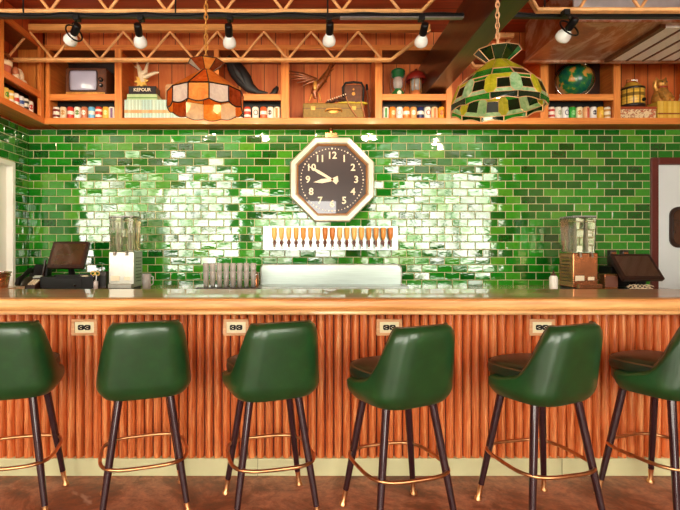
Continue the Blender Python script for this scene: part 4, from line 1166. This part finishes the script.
# ================================================================ STOOLS
def make_stool():
    t = thing('bar_stool', '', 'bar stool', (0, 0, 0), 0, 'green bar stools along the bar')
    # backrest shell
    m = MB(); NU, NV = 44, 28; vs = []
    a0 = math.radians(112)
    for j in range(NV+1):
        v = j/NV
        for i in range(NU+1):
            ph = -a0 + 2*a0*i/NU
            ap = abs(ph)
            q = min(1, max(0, (ap-math.radians(55))/math.radians(42))); q = q*q*(3-2*q)
            q = q**.8
            top = .99*(1-q) + .712*q
            crown = .006*math.cos(ph*2) if ap < .7 else 0
            zb = .612
            z = zb + (top+crown-zb)*v
            e = .56
            sx_ = math.copysign(abs(math.sin(ph))**e, ph); cy_ = math.copysign(abs(math.cos(ph))**e, math.cos(ph))
            hz = (z-.66)/.34
            wx = .234 - .036*max(0, hz)
            wy = .208 + .062*max(0, hz)
            lowr = max(0, (.68-z)/.068); sh_ = 1-.16*lowr*lowr
            rl = max(0, (v-.80)/.20); rin = 1 - .14*(1-math.sqrt(max(0, 1-rl*rl)))
            vs.append((sx_*wx*sh_*rin, -cy_*wy*sh_*rin-.005, z))
    m.add(vs, [(j*(NU+1)+i, j*(NU+1)+i+1, (j+1)*(NU+1)+i+1, (j+1)*(NU+1)+i) for j in range(NV) for i in range(NU)], True)
    o = m.build('backrest', M['vinyl'], t)
    s = o.modifiers.new('solid', 'SOLIDIFY'); s.thickness = .034; s.offset = -1
    b = o.modifiers.new('bevel', 'BEVEL'); b.width = .012; b.segments = 3; b.limit_method = 'ANGLE'; b.angle_limit = math.radians(50)
    # welt along the rim
    rim = [vs[NV*(NU+1)+i] for i in range(NU+1)]
    w = MB(); w.tube([(p[0]*.99, p[1]*.99, p[2]+.001) for p in rim], .0042, 8); w.build('welt', M['welt'], o)
    # seat
    def superlathe(prof, e=.72, n=40):
        m = MB(); vs = []
        for r, z in prof:
            for k in range(n):
                a = 2*PI*k/n; c, s_ = math.cos(a), math.sin(a)
                vs.append((math.copysign(abs(c)**e, c)*r, math.copysign(abs(s_)**e, s_)*r+.012, z))
        fs = [(i*n+k, i*n+(k+1) % n, (i+1)*n+(k+1) % n, (i+1)*n+k) for i in range(len(prof)-1) for k in range(n)]
        m.add(vs, fs, True); m.add(vs[:n], [tuple(range(n))[::-1]]); m.add(vs[-n:], [tuple(range(n))]); return m
    superlathe([(.195, .705), (.207, .712), (.212, .735), (.207, .758), (.192, .772), (.15, .781), (.05, .784)]).build('seat', M['seat'], t)
    m = MB(); n = 48; pts = []
    for k in range(n):
        a = 2*PI*k/n; c, s_ = math.cos(a), math.sin(a); pts.append((math.copysign(abs(c)**.72, c)*.205, math.copysign(abs(s_)**.72, s_)*.205+.012, .762))
    m.tube(pts, .0045, 8, closed=True); m.build('seat_welt', M['welt'], t)
    superlathe([(.15, .616), (.18, .626), (.200, .66), (.202, .706)]).build('seat_base', M['vinyl'], t)
    MB().box(-.12, .12, -.12, .12, .604, .617).build('swivel_plate', M['blackm'], t, bev=.004)
    ht, hb = .118, .208
    for s1 in (-1, 1):
        for s2 in (-1, 1):
            def P(z): k = (z)/.64; h_ = hb+(ht-hb)*k; return (s1*h_, s2*h_, z)
            lg = MB().tube([P(.617), P(.3), P(.085)], [.0200, .0182, .0150], 16).build('leg', M['leg'], t)
            f = MB(); f.tube([P(.098), P(.09), P(.02), P(.012), P(.0)], [.0150, .0145, .0105, .018, .020], 16); f.build('foot_tip', M['brass'], lg)
    m = MB(); R_ = .213; pts = []
    n = 64
    for k in range(n):
        a = 2*PI*k/n
        # softly squared ring touching the outside of each leg
        c, s_ = math.cos(a), math.sin(a); e_ = .58
        pts.append((math.copysign(abs(c)**e_, c)*R_, math.copysign(abs(s_)**e_, s_)*R_, .292))
    m.tube(pts, .0092, 10, closed=True); m.build('foot_ring', M['brass'], t)
    return t
proto = make_stool()
ST = [(-1.49, 2.552, 14, 2, 'green vinyl bar stool cut off by the left edge of the photo'),
      (-.814, 2.567, 19, 1, 'green vinyl bar stool seen squarely from behind, second from the left'),
      (-.157, 2.55, 14, 9, 'green vinyl bar stool turned slightly, third from the left, below the second outlet'),
      (.484, 2.441, 16.7, 11, 'green vinyl bar stool standing nearest, under the beer taps, fourth from the left'),
      (1.207, 2.486, 13.7, 13, 'green vinyl bar stool with seat showing at left, fifth from the left'),
      (1.898, 2.568, 20, 6, 'green vinyl bar stool cut off by the right edge of the photo')]
for i, (x, y, a, sw, lab) in enumerate(ST):
    o = proto if i == 0 else copy_tree(proto)
    o.location = (x, y, 0); o.rotation_euler = (0, 0, math.radians(a)); o['label'] = lab
    for c in kids(o):
        if c.name.split('.')[0] in ('backrest', 'seat', 'seat_welt', 'seat_base'): c.rotation_euler = (0, 0, math.radians(sw))

# ================================================================ PENDANT LAMPS
def chain(z0, z1, parent, mat, r=.0035, L_=.042):
    m = MB(); z = z0; k = 0
    while z < z1:
        pts = []
        for i in range(14):
            a = 2*PI*i/14; u = .011*math.cos(a); w = (L_/2)*math.sin(a)
            pts.append((u, 0, z+w+L_/2-.004) if k % 2 == 0 else (0, u, z+w+L_/2-.004))
        m.tube(pts, r, 6, closed=True); z += L_-.011; k += 1
    m.tube([(0.006*math.sin(i*.8), .006*math.cos(i*.8), z0+(z1-z0)*i/40) for i in range(41)], .0022, 6)
    return m.build('chain', mat, parent)
def facet(rings, n, mats, pick, parent, name, rot=0, solid=.004, lead=None, leadr=.0042, scallop=0):
    """rings: (radius, z); one flat glass panel per sector and band; pick(band, sector) -> material index"""
    m = MB()
    def pt(i, k, rr=None, dz=0):
        a = 2*PI*(k+rot)/n; r, z = rings[i]; return (r*math.cos(a), r*math.sin(a), z+dz)
    for i in range(len(rings)-1):
        for k in range(n):
            m.m = pick(i, k)
            a, b, c, d = pt(i, k), pt(i, k+1), pt(i+1, k+1), pt(i+1, k)
            if scallop and i == len(rings)-2:
                low = []
                for q in range(7):
                    f = q/6; p = [d[j]+(c[j]-d[j])*f for j in range(3)]; p[2] -= scallop*math.sin(PI*f); low.append(tuple(p))
                m.add([a, b] + low[::-1], [tuple(range(9))])
            else: m.add([a, b, c, d], [(0, 1, 2, 3)])
    o = m.build(name, mats, parent, solid=solid)
    l = MB()
    for i in range(len(rings)):
        for k in range(n):
            a, b = pt(i, k), pt(i, k+1)
            if scallop and i == len(rings)-1:
                path = []
                for q in range(7):
                    f = q/6; p = [a[j]+(b[j]-a[j])*f for j in range(3)]; p[2] -= scallop*math.sin(PI*f); path.append(tuple(p))
                l.tube(path, leadr, 6)
            else: l.tube([a, b], leadr, 6)
            if i < len(rings)-1: l.tube([a, pt(i+1, k)], leadr, 6)
    l.build('lead_came', lead, o)
    return o
ad = 3.0; ax_ = XX(206, ad)
AM = [stained('amber glass', (240, 150, 56), (206, 96, 34), .5), stained('white opal glass', (244, 236, 222), (222, 208, 196), .5), stained('honey glass', (250, 190, 90), (236, 150, 62), .55), stained('brown amber glass', (196, 96, 44), (140, 60, 26), .5)]
t = thing('pendant_lamp', 'amber and white stained glass pendant lamp on a chain', 'pendant lamp', (ax_, ad, 2.29))
rot = .5
facet([(.108, .192), (.035, .140)], 8, AM, lambda i, k: [1, 3, 2, 3][k % 4], t, 'glass_crown', 0, lead=M['lead'], leadr=.003)
facet([(.035, .140), (.228, 0)], 12, AM, lambda i, k: [2, 2, 0][k % 3], t, 'glass_cone', rot, lead=M['lead'])
facet([(.228, 0), (.230, -.092)], 12, AM, lambda i, k: [0, 1, 2, 1, 3, 2][k % 6], t, 'glass_skirt', rot, lead=M['lead'], scallop=.014)
chain(.145, 3.45-2.29, t, M['gold'])
MB().lathe([(.05, 1.15), (.05, 1.165)], n=20).build('ceiling_rose', M['gold'], t)
m = MB(); m.lathe([(.018, .14), (.018, .06), (.014, .05)], n=16); m.build('lamp_socket', M['gold'], t)
m = MB(); m.ell((0, 0, .03), (.030, .030, .042), 18, 12); m.build('bulb', emit('warm bulb', (255, 206, 130), 170), t)

gd = 2.9; gx = XX(497.5, gd)
t = thing('pendant_lamp', 'green stained glass dome pendant lamp on a chain', 'pendant lamp', (gx, gd, 2.05))
GM = [stained('deep green glass', (10, 50, 22), (4, 22, 12), .3), stained('yellow green glass', (226, 214, 60), (176, 180, 40), .5), stained('pale mint glass', (214, 232, 196), (130, 190, 130), .5), stained('bright green glass', (60, 170, 54), (20, 100, 34), .5)]
facet([(.132, .458), (.06, .40)], 10, GM, lambda i, k: [0, 0, 0, 3, 0][k % 5], t, 'glass_crown', .5, lead=M['leadb'], leadr=.0028)
facet([(.05, .40), (.175, .305)], 12, GM, lambda i, k: 1, t, 'yellow_cone', 0, lead=M['leadb'])
facet([(.175, .305), (.228, .255)], 12, GM, lambda i, k: 3 if k % 3 else 0, t, 'green_band', 0, lead=M['leadb'])
# window band: dark squares between pale lozenges
m = MB(); l = MB(); ra, rb, za, zb = .228, .27, .255, .145
for k in range(12):
    def pt(u, v):
        a0_, a1_ = 2*PI*k/12, 2*PI*(k+1)/12
        r = ra+(rb-ra)*(1-(1-v)**1.6) ; z = za+(zb-za)*v
        p0 = Vector((r*math.cos(a0_), r*math.sin(a0_), z)); p1 = Vector((r*math.cos(a1_), r*math.sin(a1_), z))
        return tuple(p0.lerp(p1, u))
    us = [0, .13, .26, .74, .87, 1]
    V0, V1, V2, V3 = 0, .22, .78, 1
    def face(pp, mi): m.m = mi; m.add([pt(*p) for p in pp], [tuple(range(len(pp)))])
    face([(.1, 0), (.9, 0), (.76, V1), (.24, V1)], 3 if k % 2 else 1)
    face([(.24, V1), (.76, V1), (.76, V2), (.24, V2)], 0)
    face([(.24, V2), (.76, V2), (.9, 1), (.1, 1)], 2)
    face([(0, 0), (.1, 0), (.24, V1), (.24, V2), (.1, 1), (0, 1)], 2 if k % 2 else 1)
    face([(.9, 0), (1, 0), (1, 1), (.9, 1), (.76, V2), (.76, V1)], 1 if k % 2 else 2)
    for pth in ([(0, 0), (1, 0)], [(0, 1), (1, 1)], [(.24, V1), (.76, V1), (.76, V2), (.24, V2), (.24, V1)], [(.1, 0), (.24, V1)], [(.9, 0), (.76, V1)], [(.1, 1), (.24, V2)], [(.9, 1), (.76, V2)]):
        l.tube([pt(*p) for p in pth], .003, 6)
wb = m.build('window_band', GM, t, solid=.004); l.build('lead_came', M['leadb'], wb)
facet([(.27, .145), (.268, .108)], 12, GM, lambda i, k: [0, 3, 0][k % 3], t, 'scalloped_edge', 0, lead=M['leadb'], scallop=-.012)
chain(.41, 3.45-2.05, t, M['leadb'])
MB().lathe([(.05, 1.39), (.05, 1.405)], n=20).build('ceiling_rose', M['gold'], t)
m = MB(); m.lathe([(.018, .40), (.018, .29), (.014, .28)], n=16); m.build('lamp_socket', M['gold'], t)
m = MB(); m.ell((0, 0, .23), (.032, .032, .045), 18, 12); m.build('bulb', emit('green lamp bulb', (255, 236, 190), 110), t)

# ================================================================ CAMERA, WORLD
cam = bpy.data.cameras.new('camera'); co = bpy.data.objects.new('camera', cam); col.objects.link(co)
co.location = (0, 0, ZC); co.rotation_euler = (PI/2, 0, 0)
cam.sensor_width = 36; cam.lens = F/680*36; cam.shift_x = 40/680; cam.shift_y = -7/680
sc.camera = co
w = bpy.data.worlds.new('world'); sc.world = w; w.use_nodes = True
w.node_tree.nodes['Background'].inputs[0].default_value = (.9, .95, 1, 1); w.node_tree.nodes['Background'].inputs[1].default_value = 1
vs_ = sc.view_settings; vs_.view_transform = 'Standard'; vs_.look = 'None'; vs_.gamma = 1; vs_.use_curve_mapping = False
vs_.exposure = -1.42
sc.cycles.max_bounces = 10; sc.cycles.diffuse_bounces = 5; sc.cycles.glossy_bounces = 4; sc.cycles.transmission_bounces = 8
sc.cycles.caustics_reflective = False; sc.cycles.sample_clamp_indirect = 6
